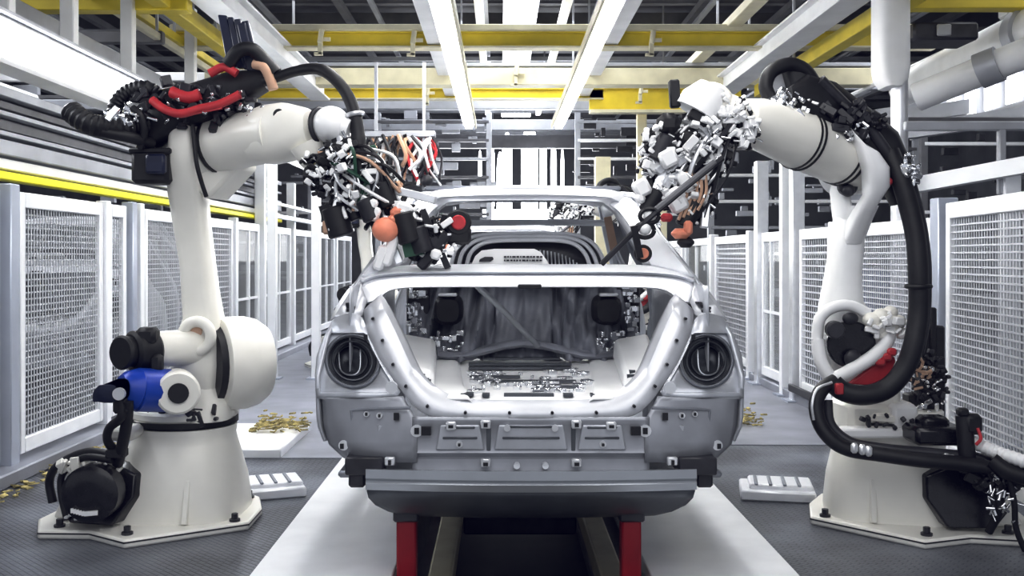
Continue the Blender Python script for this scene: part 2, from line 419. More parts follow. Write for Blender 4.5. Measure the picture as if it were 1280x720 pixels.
for sg, sname in ((1, 'right'), (-1, 'left')):
    mir = (lambda P: P) if sg > 0 else (lambda P: [flip(p) for p in P])
    po = cc([(869,346,.56),(845,315,.72),(820,283,.88),(800,259,1.0),(786,247,1.09)])
    pm = [p + Vector((-.02, -.012, 0)) for p in po]
    pi_ = cc([(815,333,.78),(802,305,.86),(787,281,.94),(775,265,1.01),(762,255,1.05)])
    pn = [p + Vector((-.0, .03, 0)) for p in pi_]
    pr = [p + Vector((-.03, .07, 0)) for p in pi_]
    ps = [p + Vector((.0, .14, .0)) for p in po]
    m = MB(); m.loft([mir(ps), mir(po), mir(pm), mir(pi_), mir(pn), mir(pr)], 20)
    m.build('rear_pillar', 'bodyw', car, solid=.006)
    # shoulder between deck and lamp panel
    q0 = cc([(860,373,.46),(868,386,.42)]) + dd([(875,401),(884,391)])
    q0 = [cl(862,378,.44), cl(866,386,.40), cl(870,395,.36), cl(884,391,.335)]
    q1 = [cl(867,359,.49), cl(880,368,.46), cl(893,381,.42), cl(904,397,.36)]
    q2 = [cl(868,346,.56), cl(884,362,.53), cl(900,384,.46), cl(908,401,.42)]
    m = MB(); m.loft([mir(q0), mir(q1), mir(q2)], 12); sh_ = m.build('shoulder_panel', 'bodyl', car, solid=.005)
    m = MB()
    for _k in range(9):
        p = mir([cl(871 + rnd0.uniform(0, 16), 378 + rnd0.uniform(0, 12), .40)])[0]; m.box(p, (rnd0.uniform(.006, .016), .05, rnd0.uniform(.006, .014)))
    m.build('spot_mark', 'dark', sh_, split=False)
    m = MB(); p = mir([cl(857,384,.45)])[0]; m.box(p + Vector((0, .01, 0)), (.055, .06, .03), bev=.008); m.build('wing_gap_shade', 'black', car)  # black block standing in for the shade in the wing notch
    m = MB()
    r0, r1, r2, r3 = [], [], [], []
    N = 64
    for i in range(N):
        a = 2 * PI * i / N; ox, oy = ray(a)
        def P(x, y, extra=0): return cl(x, y, D(x, y) + extra)
        r0.append(P(ox, oy)); 
        kx, ky = ray(a, recess); lx, ly = kx - TL[0], ky - TL[1]
        r1.append(P(kx, ky)); r3.append(P(TL[0] + lx * .965, TL[1] + ly * .965, .022))
        r2.append(P(TL[0] + 33.0 * math.cos(a), TL[1] + 33.0 * math.sin(a), .014))
    m.rings([mir(r0), mir(r1), mir(r3), mir(r2)], cap0=False, cap1=False)
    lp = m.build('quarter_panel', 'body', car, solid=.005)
    # tail lamp recess
    Rk = [(33.5, .0), (32, -.006), (30, -.006), (29, .025), (25, .03), (24, .075), (19, .09), (18, .11), (.2, .115)]
    m = MB()
    m.rings([mir([cl(TL[0] + rr * math.cos(2 * PI * i / N), TL[1] + rr * math.sin(2 * PI * i / N), D(TL[0] + rr * math.cos(2 * PI * i / N), TL[1] + rr * math.sin(2 * PI * i / N)) + dz + .012) for i in range(N)]) for rr, dz in Rk], cap0=False, cap1=False)
    sk = m.build('tail_lamp_socket', 'cavity', car, solid=.004); sk['label'] = 'round dark recess for the tail lamp'
    m = MB()
    def circ(r, ex): return mir([cl(TL[0] + r * math.cos(2 * PI * i / N), TL[1] + r * math.sin(2 * PI * i / N), D(TL[0] + r * math.cos(2 * PI * i / N), TL[1] + r * math.sin(2 * PI * i / N)) + ex + .012) for i in range(N)])
    m.rings([circ(34.5, -.004), circ(32.5, -.013), circ(30.5, -.004)], cap0=False, cap1=False)
    m.rings([circ(25.5, .026), circ(24.6, .018), circ(23.6, .03)], cap0=False, cap1=False)
    m.rings([circ(19.5, .08), circ(18.8, .075), circ(18.0, .09)], cap0=False, cap1=False)
    m.build('socket_rim', 'bodyd', sk, solid=.003)
    m = MB()
    q = mir([cl(x, y, D(x, y) + .085) for x, y in [(872,437),(874,462),(884,469),(897,463),(899,440)]])
    m.tube(q, .004, 6); m.build('lamp_bracket', 'beam', sk)
    # side of the body
    bm_ = MB(); b = bm_.bm; E = []
    for lp_ in [outY] + holesY:
        vs = [b.verts.new((0, y, z)) for y, z in lp_]
        for i in range(len(vs)): E.append(b.edges.new((vs[i], vs[(i + 1) % len(vs)])))
    bmesh.ops.triangle_fill(b, use_beauty=True, use_dissolve=False, edges=E)
    for zz in [.5,.6,.7,.8,.88,.96,1.046,1.13,1.2,1.26,1.32,1.4,1.5,1.6,1.7]:
        bmesh.ops.bisect_plane(b, geom=b.verts[:] + b.edges[:] + b.faces[:], plane_co=(0, 0, zz), plane_no=(0, 0, 1), dist=1e-5)
    for v in b.verts:
        x = side_x(v.co.z)
        if v.co.y > 3.9: x -= (v.co.y - 3.9) ** 2 * .5
        v.co.x = sg * (x - .012)
    bm_.build('body_side', 'body', car, solid=.02)
    # lower rear panel outer corner with ledge
    t0 = [cl(822,495,D(822,495)), cl(860,497,.10), cl(897,497,.13), cl(929,497,.178)]
    t1 = [cl(818,503,.10), cl(860,501,.10), cl(897,500,.125), cl(922,499,.172)]
    t2 = [cl(806,525,.04), cl(850,528,.07), cl(890,530,.10), cl(920,530,.165)]
    t3 = [cl(806,552,.03), cl(850,552,.06), cl(890,552,.09), cl(914,555,.15)]
    t4 = [cl(806,578,.03), cl(850,578,.045), cl(878,577,.075), cl(896,572,.13)]
    m = MB(); m.loft([mir(t0), mir(t1), mir(t2), mir(t3), mir(t4)], 18)
    m.build('bumper_corner', 'bodym', car, solid=.005)
    # clips, slots and a painted step shadow on the corner
    m = MB()
    for px, py, r in [(837,484,.026),(806,538,.026),(896,556,.022),(852,519,.013),(868,517,.012)]:
        p = mir([cl(px, py, .045 + (px - 806) * .0007)])[0]
        m.lathe(p - Vector((0, .016, 0)), (0, 1, 0), [(r, 0), (r, .02)], 14)
    cl1 = m.build('clip_stud', 'alu', car)
    m = MB()
    for px, py, r in [(837,484,.013),(806,538,.012),(898,557,.010),(831,520,.014),(866,421,.010),(852,519,.006),(868,517,.006)]:
        p = mir([cl(px, py, (D(px, py) if py < 497 else .045 + (px - 806) * .0007) - .004)])[0]
        m.box(p - Vector((0, .012, 0)), (r * 1.6, .014, r * 2.2))
    m.build('panel_slot', 'black', car)
    m = MB()
    rp = mir([cl(x, y, .022 + (x - 806) * .0010) for x, y in [(815,510),(880,512),(886,520),(886,572),(870,577)]])
    m.tube(rp, .007, 6)
    m.build('corner_step_shade', 'bodyd', car)  # dark bead drawing the shadow line of the corner step
# rear panel below the sill, with pressed recesses
def rpt(px, py): return cl(px, py, .03 + .02 * (0 if 530 < py < 575 else 0))
rows = []
rowdef = [(521,.035),(526,.03),(531,.036),(548,.036),(563,.034),(566,.028),(568,.045),(571,.05),(574,.04),(588,.036),(592,.03)]
for py, y in rowdef:
    rows.append(full([cl(660,py,y), cl(740,py,y), cl(812,py,y + .004)]))
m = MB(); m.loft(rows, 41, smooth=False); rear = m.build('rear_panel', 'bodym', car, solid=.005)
m = MB()
sR = F / (CAR.y + .03)
def zr(py): return CH - (py - CY) / sR
for x0, x1 in [(-.155,.155),(.195,.40),(-.40,-.195)]:
    q = [Vector((x0 + .02, .035, zr(531))), Vector((x1 - .02, .035, zr(531))), Vector((x1, .035, zr(562))), Vector((x0, .035, zr(562)))]
    m.prism(q, (0, -.014, 0))
m.build('pressed_pad', 'body', rear, bevel=.006)
m = MB()
for sg in (1, -1):
    m.box((sg * .56, .075, zr(537)), (.19, .02, .04), bev=.009); m.box((sg * .50, .06, zr(556)), (.16, .02, .03), bev=.009)
m.build('pressed_rib', 'body', rear)
m = MB()
for x0, x1, py in [(-.10,.10,533),(-.12,.12,547),(.235,.36,534),(.225,.37,547),(-.36,-.235,534),(-.37,-.225,547)]:
    m.box(((x0 + x1) / 2, .02, zr(py)), (x1 - x0, .010, .010), bev=.003)
m.build('rib_groove', 'pan', rear)
m = MB()
for sg in (1, -1): m.sections([(Vector((sg * .178, .034, zr(py))), Vector((.010, 0, 0)), Vector((0, .004, 0))) for py in (530, 545, 565)], 8)
m.build('panel_channel', 'pan', rear)
m = MB()
for sg in (1, -1):
    for x, py in [(.19,531),(.19,579),(.59,577),(.335,533)]:
        s = F / CAR.y; z = CH - (py - CY) / s; m.box((sg * x, .012, z), (.042, .03, .034), bev=.004)
    for x, py in [(.10,536),(.30,556),(.06,583)]:
        s = F / CAR.y; m.cyl((sg * x, .008, CH - (py - CY) / s), (sg * x, .03, CH - (py - CY) / s), .014, n=12)
m.build('tow_bracket', 'alu', rear)
m = MB()
for sg in (1, -1):
    for x, py, w, h in [(.19,531,.016,.016),(.19,580,.02,.014),(.59,578,.012,.02),(.44,540,.04,.035),(.30,556,.01,.01),(.335,533,.02,.012)]:
        s = F / CAR.y; m.box((sg * x, .004 if w < .03 else .03, CH - (py - CY) / s), (w, .03, h))
m.build('panel_cutout', 'black', rear)
# rear bumper beam, notches and the lower pan
m = MB()
def zc(py, y=-.04): return CH - (py - CY) / (F / (CAR.y + y))
m.rings([[Vector((x, yy + .05 * (x / .7) ** 2, z)) for yy, z in [(.02, zc(592)), (-.05, zc(589)), (-.055, zc(600)), (-.045, zc(603)), (-.055, zc(606)), (-.05, zc(615)), (.02, zc(615))]] for x in [-.69 + 1.38 * i / 20 for i in range(21)]])
bb = m.build('bumper_beam', 'beam', car, ang=25)
m = MB()
for sg in (1, -1):
    m.box((sg * .70, .10, zc(587)), (.16, .16, .075), bev=.006); m.box((sg * .735, .12, zc(601)), (.07, .14, .10), bev=.01)
m.build('beam_mount', 'dark', car)
m = MB()
prof = [(615, .0, .69), (624, .02, .685), (633, .05, .66), (641, .1, .61), (646, .2, .55), (646, .6, .5)]
m.loft([[Vector((x * hw, y + .04 * x * x, zc(py, y))) for x in [-1, -.97, -.9, -.5, 0, .5, .9, .97, 1]] for py, y, hw in prof], 33, smooth=False)
m.build('lower_pan', 'pan', car, solid=.01)
# underbody, boot floor, wheel houses, seat bulkhead
m = MB(); m.box((0, 2.3, .46), (1.66, 4.3, .03), bev=.01)
for x in (-.5, .5): m.box((x, 2.3, .42), (.10, 4.2, .08), bev=.01)
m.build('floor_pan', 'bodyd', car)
m = MB()
fl = []
for py, y, hw in [(505,.10,.46),(497,.16,.50),(494,.2,.5),(485,.45,.55),(470,.8,.6),(462,.95,.62),(455,1.15,.64),(446,1.42,.66)]:
    z = cl(660, py, y).z
    fl.append([Vector((x * hw, y, z + (.02 if abs(x) > .55 else 0))) for x in [-1, -.56, -.54, 0, .54, .56, 1]])
m.loft(fl, 60, smooth=False); bf = m.build('boot_floor', 'white', car, solid=.006)
m = MB()
for px0, px1, py, y, h in [(586,714,458,1.05,3),(586,714,463,.93,3),(640,700,451,1.25,2),(600,640,451,1.25,2),(630,692,497,.19,3.5),(600,720,480,.56,2),(590,650,474,.7,1.5),(670,725,487,.42,1.5),(576,592,496,.17,5),(603,612,497,.17,5),(704,716,497,.17,4),(738,748,497,.17,4)]:
    a, b_ = cl(px0, py, y), cl(px1, py, y)
    c = (a + b_) / 2; m.box(c + Vector((0, 0, .012)), (abs(b_.x - a.x), .03 + h * .006, .012))
m.build('floor_slot', 'pan', bf)
rnd = random.Random(3)
m = MB()
for i in range(70):
    px = rnd.uniform(585, 735); y = rnd.uniform(.25, .9); z = .0
    py = 497 - (y - .16) / 1.26 * 50
    p = cl(px, py, y); s_ = rnd.uniform(.01, .05)
    m.box(p + Vector((0, 0, .012)), (s_ * 1.6, s_, rnd.uniform(.015, .04)), rz=rnd.uniform(0, 3), bev=.003)
m.build('floor_fittings', 'chrome', bf, stuff=True)
for sg in (1, -1):
    m = MB()
    # raised corner box of the boot floor
    q = [Vector((sg * .42, .3, .79)), Vector((sg * .60, .3, .80)), Vector((sg * .66, 1.1, .86)), Vector((sg * .46, 1.1, .86))]
    top = [Vector((sg * .43, .36, .88)), Vector((sg * .59, .36, .93)), Vector((sg * .645, 1.1, 1.0)), Vector((sg * .47, 1.1, .97))]
    m.rings([q, top]); cbx = m.build('corner_tray', 'white', car, bevel=.02)
    m = MB()
    for k in range(9):
        x = sg * rnd.uniform(.45, .57); z = rnd.uniform(.81, .88)
        m.box((x, .315 + (z - .79) * .55, z), (rnd.uniform(.012, .04), .03, rnd.uniform(.008, .025)))
    m.build('tray_slot', 'pan', cbx)
    m = MB()   # inner wheel house and side liner
    m.rings([[Vector((sg * xx, 1.0 + .42 * math.cos(PI * i / 16) * k, .48 + (.52 * math.sin(PI * i / 16)) * k)) for i in range(17)] for xx, k in [(.90, 1), (.72, 1), (.66, .94), (.64, .6), (.64, .1)]], closed=False)
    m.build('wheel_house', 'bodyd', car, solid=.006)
    m = MB()
    m.loft([[Vector((sg * .80, .30, zz)), Vector((sg * .76, .8, zz)), Vector((sg * .72, 1.45, zz))] for zz in (.55, .8, 1.0, 1.15, 1.27)], 14)
    m.build('side_liner', 'body', car, solid=.006)
    m = MB()   # busy bracket column beside the seat back
    for k in range(46):
        z = rnd.uniform(.88, 1.25); x = sg * rnd.uniform(.545, .63); y = rnd.uniform(1.25, 1.4)
        m.box((x, y, z), (rnd.uniform(.01, .05), .03, rnd.uniform(.01, .04)), rz=rnd.uniform(-.4, .4), bev=.003)
    m.build('bracket_fittings', 'chrome', car, stuff=True)
    m = MB(); m.box((sg * .585, 1.44, 1.06), (.13, .04, .42), bev=.01); m.build('column_backing', 'dark', car)
    m = MB(); p = cl(660 + sg * 100, 388, 1.25); p.x = sg * abs(p.x)
    m.sections([(p + Vector((0, dy, 0)), Vector((w, 0, 0)), Vector((0, 0, h))) for dy, w, h in [(.14,.08,.085),(0,.075,.08),(-.03,.06,.06)]], 18, 3.0)
    sp = m.build('speaker_box', 'black', car); sp['label'] = 'black rounded speaker box hanging in the boot'
    m = MB(); m.box(p + Vector((0, -.02, .085)), (.10, .05, .018), bev=.005); m.build('speaker_clip', 'alu', sp)
    m = MB()   # fittings cluster below the speaker
    for k in range(26):
        q_ = p + Vector((rnd.uniform(-.09, .09), rnd.uniform(-.06, .05), rnd.uniform(-.24, -.12)))
        m.box(q_, (rnd.uniform(.015, .05), .03, rnd.uniform(.01, .04)), rz=rnd.uniform(-1, 1), bev=.004)
    m.build('wiring_fittings', 'chrome', car, stuff=True)
# folded dark fabric over the rear seat bulkhead
m = MB(); rg = []
for j in range(16):
    t = j / 15; row = []
    for i in range(141):
        u = -1 + 2 * i / 140; z = 1.30 - .45 * t
        fold = (.06 * math.sin(u * 30 - (1 if u > 0 else -1) * (t * 5 + 6 * t * t * abs(u))) + .03 * math.sin(u * 61 + t * 7)) * (1 if .25 < abs(u) < .92 else .18) + .02 * math.sin(u * 11 + t * 5)
        row.append(Vector((u * .62, 1.5 - .22 * t ** 2 + fold - (.10 * t if abs(u) > .35 else 0), z)))
    rg.append(row)
m.rings(rg, closed=False); sb = m.build('seat_cover', 'fabric', car, solid=.005, ang=80); sb['label'] = 'dark folded fabric covering the rear seat back'
m = MB()
m.sections([(Vector((x, 1.26 + .04 * math.cos(x * 9), .90 + .03 * math.cos(x * 8))), Vector((0, .10, 0)), Vector((0, 0, .022 + .012 * math.sin(x * 31)))) for x in [-.5 + i * .1 for i in range(11)]], 14, 2.2)
m.build('fabric_roll', 'fabric', car)
m = MB(); m.tube([cl(593,354,.6), cl(633,392,.85), cl(672,432,1.1)], .016, 10, smooth=False)
tr = m.build('torsion_rod', 'beam', car); tr['label'] = 'slim diagonal steel rod across the boot opening'
m = MB(); m.box(cl(662,358,.52), (.11, .05, .02), bev=.005); m.build('deck_latch', 'black', car)
# front of the cabin seen through the rear window
m = MB()
for sg in (1, -1):
    m.tube([Vector((sg * .57, 2.72, 1.77)), Vector((sg * .66, 3.1, 1.52)), Vector((sg * .76, 3.5, 1.27))], .04, 8)
m.build('front_pillar', 'body', car)
m = MB()
for sg in (1, -1):
    m.tube([Vector((sg * .60, 2.08, 1.74)), Vector((sg * .70, 2.08, 1.45)), Vector((sg * .82, 2.08, 1.2)), Vector((sg * .86, 2.08, .5))], [.035, .04, .06, .06], 8)
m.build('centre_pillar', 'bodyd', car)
m = MB()
for y, z, h in [(2.74,1.79,.035),(2.1,1.82,.03),(1.6,1.79,.03)]: m.box((0, y, z), (1.12, .07, h), bev=.01)
m.build('roof_bow', 'bodyd', car)
m = MB(); a, b_ = cl(586,279,2.6), cl(762,279,2.6); m.tube([a, (a + b_) / 2 + Vector((0, 0, .006)), b_], .022, 10)
m.build('cross_brace', 'bodyw', car)
m = MB(); m.box((0, 3.35, .86), (1.5, .05, .74), bev=.01); m.build('firewall', 'bodyd', car)
m = MB(); m.sections([(Vector((x, 2.95, 1.30)), Vector((0, .10, 0)), Vector((0, 0, .05))) for x in (-.75, -.4, 0, .4, .75)], 14); m.build('dash_beam', 'dark', car)
# curved seat hoops behind the deck
m = MB()
def hoop(k, y): return [cl(662 + (px - 655) * k, 333 - (333 - py) * k, y) for px, py in [(556,334),(563,312),(580,298),(606,293),(655,292),(704,293),(728,300),(742,314),(750,334)]]
for k, y in [(1, 1.35), (.9, 1.33), (.80, 1.31)]: m.tube(hoop(k, y), .012, 8)
m.build('seat_hoop', 'bodyw', car)
m = MB()
h0 = hoop(.97, 1.37); h1 = [Vector((p.x * .8, p.y, 1.26)) for p in h0]
m.loft([h0, h1], 40); hb = m.build('hoop_panel', 'dark', car, solid=.006)
m = MB()
for i in range(34):
    if 13 < i < 20: continue
    u = -1 + 2 * (i + .5) / 34
    m.bar(Vector((u * .36, 1.34, 1.27)), Vector((u * .36 * .94, 1.33, 1.27 + .17 * math.sqrt(max(.05, 1 - (abs(u)) ** 2.6)))), .008)
m.build('hoop_rib', 'chrome', hb)
m = MB(); pl = [cl(px, py, 1.0) for px, py in [(588,333),(594,320),(602,313),(618,311),(668,311),(676,315),(684,326),(688,333)]]
m.prism(pl, (0, .02, 0)); lbl = m.build('shelf_plate', 'white', car); lbl['label'] = 'white trapezoid plate with small dark print'
m = MB(); rr = random.Random(9)
for row, py in enumerate((321.0, 325.5)):
    x = 630
    while x < 676:
        w = rr.uniform(1.5, 4.5); a = cl(x, py, .995); b_ = cl(x + w, py, .995)
        m.box((a + b_) / 2, (b_.x - a.x, .008, .008)); x += w + rr.uniform(1, 1.6)
a = cl(606, 324, .995); m.sections([(a + Vector((dx, 0, dz)), Vector((w, 0, 0)), Vector((0, .005, 0))) for dx, dz, w in [(0, -.012, .03), (.01, 0, .035), (.02, .012, .02)]], 8)
m.build('plate_print', 'dark', lbl)
# tan trim and hole pads on the right pillar
m = MB(); m.prism([cl(755,272,1.7), cl(764,270,1.7), cl(773,312,1.6), cl(764,318,1.6)], (.0, .02, 0)); m.build('pillar_trim', 'tan', car)

# ------------------------------------------------------------------ skid carrying the car
m0 = thing('skid', 'transport skid with beige rails and red posts under the car body', 'skid', (.12, 4.6, -.45))
m = MB()
m.box((-.27, 6.0, -.09), (.11, 5.2, .12), bev=.01); m.box((.51, 6.0, -.09), (.11, 5.2, .12), bev=.01)
m.build('rail', 'rail', m0)
m = MB()
for y in (4.7, 6.2, 7.8): m.box((.12, y, -.22), (.68, .10, .10), bev=.01)
m.build('cross_member', 'dark', m0)
for x in (-.41, .575):
    for y in (4.52, 7.6):
        m = MB(); m.box((x, y, -.01), (.085, .10, .52), bev=.008); m.box((x, y, -.3), (.11, .2, .2)); p_ = m.build('post', 'redp', m0); p_['label'] = 'red square post'
        m = MB(); m.box((x, y, .29), (.11, .14, .09), bev=.008); m.build('post_pad', 'dark', p_)
m = MB()
for x in (-.41, .575):
    m.box((x, 6.0, -.42), (.12, 5.0, .08))
m.build('runner', 'dgrey', m0)

# ------------------------------------------------------------------ robots
def xf(P, cx, cy, mir, rot):
    """base-local point (left robot orientation) -> world"""
    x, y, z = P
    if mir: x = -x
    c, s = math.cos(rot), math.sin(rot)
    return Vector((cx + x * c - y * s, cy + x * s + y * c, z))
def robot_base(root, cx, cy, mir, rot, rs):
    T = lambda *P: xf(P, cx, cy, mir, rot)
    foot = [(-.60,-.43),(-.34,-.44),(-.11,-.60),(.405,-.26),(.40,.05),(.33,.30),(.05,.58),(-.4,.56),(-.66,.3),(-.70,-.2)]
    m = MB(); m.prism([T(x, y, .0) for x, y in foot], (0, 0, .045))
    fp = m.build('foot_plate', 'cream', root, bevel=.012)
    m = MB(); m.prism([T(x * 1.004, y * 1.004, .026) for x, y in foot], (0, 0, .007)); m.build('plate_seam', 'dark', fp)
    for x, y in [(-.13,-.50),(.33,-.25),(-.52,-.36),(.28,.26)]:
        m = MB(); p = T(x, y, .045); m.cyl(p, p + Vector((0, 0, .012)), .028, n=12); m.cyl(p + Vector((0, 0, .012)), p + Vector((0, 0, .04)), .017, n=6)
        m.build('anchor_bolt', 'dark', fp)
    # pedestal: eight-sided foot flowing into a round collar
    N = 40; rg = []
    def ringpt(ang, k, z, e=3.4, r=.27, ax=.36, ay=.33, ox=-.03):
        ca, sa = math.cos(ang), math.sin(ang)
        sx = math.copysign(abs(ca) ** (2 / e), ca) * ax; sy = math.copysign(abs(sa) ** (2 / e), sa) * ay
        return T(ox * k + r * ca * (1 - k) + sx * k, r * sa * (1 - k) + sy * k, z)
    for z, k, r in [(.04,1,.28),(.10,.93,.28),(.22,.72,.275),(.34,.35,.268),(.42,.1,.265),(.46,0,.265),(.475,0,.27),(.505,0,.27)]:
        rg.append([ringpt(2 * PI * i / N, k, z, 3.4, r) for i in range(N)])
    m = MB(); m.rings(rg); m.build('pedestal', 'cream', root, ang=50)
    m = MB(); m.bar(T(.10, -.345, .05), T(.10, -.285, .26), .03, .03); m.bar(T(-.25, -.33, .05), T(-.25, -.25, .26), .03, .03)
    m.build('pedestal_rib', 'cream', root, bevel=.006)
    m = MB(); p = T(0, 0, .505); m.cyl(p, p + Vector((0, 0, .012)), .25, n=36); m.cyl(p + Vector((0, 0, .012)), p + Vector((0, 0, .04)), .278, n=36); m.build('turning_ring', 'black', root)
    # cable entry box at the back with black connector face
    m = MB(); m.rings([[T(-.30,-.36,z0) , T(-.62,-.22,z0), T(-.62,.2,z0), T(-.30,.3,z0)] if z0 < .2 else [T(-.22,-.27,z0), T(-.52,-.20,z0), T(-.52,.16,z0), T(-.22,.24,z0)] for z0 in (.05, .30)])
    m.build('cable_box', 'cream', root, bevel=.02)
    q = [T(-.245,-.405,.06), T(-.15,-.36,.19), T(-.15,-.33,.30), T(-.245,-.32,.345), T(-.40,-.32,.345), T(-.50,-.31,.29), T(-.53,-.33,.14), T(-.46,-.39,.07)]
    nrm = (T(.1, .3, 0) - T(0, 0, 0)).normalized() * .16
    m = MB(); m.prism(q, nrm); cp = m.build('connector_panel', 'blackg', root, bevel=.01)
    if not mir:
        m = MB()
        for (a, b_) in [(.30,.80),(.22,.62),(.16,.45),(.30,.30),(.5,.15),(.62,.13),(.75,.16),(.25,.7),(.2,.52)]:
            p = T(-.17 - (1 - b_) * .02 - a * .25, -.395 + b_ * .06, .07 + b_ * .27)
            p = q[0].lerp(q[4], .0) * 0 + T(-.2 - a * .34, -.415 + .08 * b_, .07 + .27 * b_)
            for k in range(3): m.box(p + Vector((rs.uniform(-.02, .02), -.01, rs.uniform(-.012, .012))), (.02, .03, .012), bev=.003)
        m.build('connector', 'white', cp)
    return T

def greeble(root, name, material, c, ext, n, rs, smin, smax, kind='box', d=None):
    m = MB(); c = Vector(c)
    if smax > .05: n = int(n * 2.6); smin *= .5; smax *= .55
    elif kind == 'cyl': smax *= .62; smin *= .8
    for _ in range(n):
        g = Vector((rs.gauss(0, 1), rs.gauss(0, 1), rs.gauss(0, 1))).normalized() * (rs.random() ** .45) * 1.55
        p = c + Vector((g.x * ext[0], g.y * ext[1], g.z * ext[2]))
        if kind == 'box':
            R = Matrix.Rotation(rs.uniform(0, 6), 3, 'Y') @ Matrix.Rotation(rs.uniform(-.6, .6), 3, 'Z')
            m.box(p, (rs.uniform(smin, smax) * rs.choice([.6, 1, 1, 2]), rs.uniform(smin, smax), rs.uniform(smin, smax)), rot=R, bev=.004)
        else:
            v = Vector((rs.uniform(-1, 1), rs.uniform(-.5, .5), rs.uniform(-1, 1))).normalized() if d is None else Vector(d) + Vector((rs.uniform(-.3, .3), rs.uniform(-.3, .3), rs.uniform(-.3, .3)))
            m.cyl(p, p + v * rs.uniform(smin * 2, smax * 2), rs.uniform(smin, smax) * .35, n=10)
    return m.build(name, material, root, stuff=True)
def hose(root, name, material, pts, r, **k):
    m = MB(); m.tube(pts, r, **k); return m.build(name, material, root)

# ================= left robot
rs = random.Random(11)
LB = (-1.69, 5.5)
L = thing('industrial_robot', 'cream six-axis welding robot with a blue motor, left of the car body', 'robot', (LB[0], LB[1], 0), 'robots beside the nearest car body')
TL_ = robot_base(L, LB[0], LB[1], False, 0, rs)
ax = Vector((.52, .86, 0)).normalized()      # shoulder axis, to the right and away
fd = Vector((.86, -.52, 0)).normalized()     # the way the arm faces
# turret
m = MB(); c0 = Vector((LB[0], LB[1], .545)); m.cyl(c0, c0 + Vector((0, 0, .05)), .28, n=36, bev=.012)
m.sections([(W(232,522,5.45), Vector((.25, 0, 0)), Vector((0, .2, 0))), (W(245,500,5.45), Vector((.2, 0, 0)), Vector((0, .17, 0))), (W(250,470,5.5), Vector((.13, 0, 0)), Vector((0, .14, 0))), (W(252,440,5.5), Vector((.09, 0, 0)), Vector((0, .12, 0)))], 24)
m.build('turret', 'cream', L)
greeble(L, 'turret_bolts', 'dark', W(235,518,5.3), (.16, .03, .022), 26, rs, .015, .05)
# shoulder gear drum behind the arm
m = MB(); p = W(268,455,5.46)
ax2 = Vector((.80, .55, .0)).normalized()
m.lathe(p, ax2, [(.20,0),(.245,.02),(.25,.05),(.25,.16),(.235,.22),(.20,.27),(.12,.30)], 40); m.build('shoulder_drum', 'cream', L, ang=30)
m = MB(); m.lathe(p - ax2 * .03, ax2, [(.19,0),(.215,.0),(.215,.04),(.19,.04)], 36); m.build('shoulder_gap', 'black', L)
m = MB(); q = W(300,428,5.38); m.box(q, (.05, .02, .012)); m.build('drum_plate', 'dark', L)
# lower arm
secs = []
for px0, px1, py, dp in [(233,262,512,.08),(222,278,485,.12),(219,282,455,.14),(222,281,428,.14),(233,277,397,.13),(231,271,365,.125),(229,267,333,.12),(221,261,285,.12),(214,257,240,.125),(212,250,205,.10),(214,246,172,.09),(219,242,152,.07)]:
    YY = 5.45 - .17 * max(0, min(1, (265 - py) / 70)); a, b_ = W(px0, py, YY), W(px1, py, YY); c = (a + b_) / 2
    secs.append((c, Vector(((b_.x - a.x) / 2, 0, 0)), Vector((0, dp, 0))))
m = MB(); m.sections(secs, 24, 3.6); la = m.build('lower_arm', 'cream', L); la['label'] = 'cream lower arm rising from the shoulder'
# inner cream casting that curves round the shoulder, with a round hole
m = MB(); m.torus(W(246,420,5.30), (0.1, 1, 0), .075, .03); m.build('arm_eye', 'cream', L)
m = MB(); p = W(243,412,5.36); m.cyl(p, p + Vector((0, -.05, 0)), .055, n=20); m.build('eye_plug', 'tan', L)
# second motor: cream tube with black end
def barrel(p0, p1, r, mname, nm, n=24, bev=.015):
    m = MB(); m.cyl(p0, p1, r, n=n, bev=bev); return m.build(nm, mname, L)
barrel(W(258,432,5.40), W(192,437,5.22), .092, 'cream', 'motor_sleeve')
bm1 = barrel(W(194,437,5.22), W(163,440,5.12), .105, 'black', 'axis_motor')
m = MB(); m.cyl(W(166,440,5.13), W(150,441,5.06), .078, .086, n=24, bev=.01); m.box(W(185,420,5.14), (.10, .10, .09), bev=.02); m.box(W(196,455,5.12), (.06, .06, .10), bev=.015); m.build('motor_cap', 'black', bm1)
# blue motor below
bl = barrel(W(232,489,5.22), W(168,487,5.04), .108, 'blue', 'shoulder_motor'); bl['label'] = 'bright blue shoulder motor'
m = MB(); m.cyl(W(174,487,5.05), W(150,484,4.98), .105, .08, n=24, bev=.02); m.build('motor_cap', 'blue', bl)
m = MB(); m.sections([(W(152,486,4.92), Vector((.04,0,0)), Vector((0,0,.05))), (W(135,492,4.92), Vector((.045,0,0)), Vector((0,0,.045))), (W(121,492,4.9), Vector((.02,0,.02)), Vector((0,0,.03)))], 14); m.build('motor_plug', 'navy', bl)
m = MB(); p = W(150,492,4.90); m.cyl(p, p + Vector((0, -.02, 0)), .03, n=16); m.build('plug_ring', 'alu', bl)
m = MB(); p = W(222,490,5.10); d = Vector((.35, -.9, 0)).normalized(); m.cyl(p + d * -.12, p + d * .05, .108, n=32, bev=.012); br = m.build('motor_bracket', 'cream', L)
m = MB(); m.cyl(p + d * .045, p + d * .06, .05, n=20); m.build('bracket_bore', 'black', br)
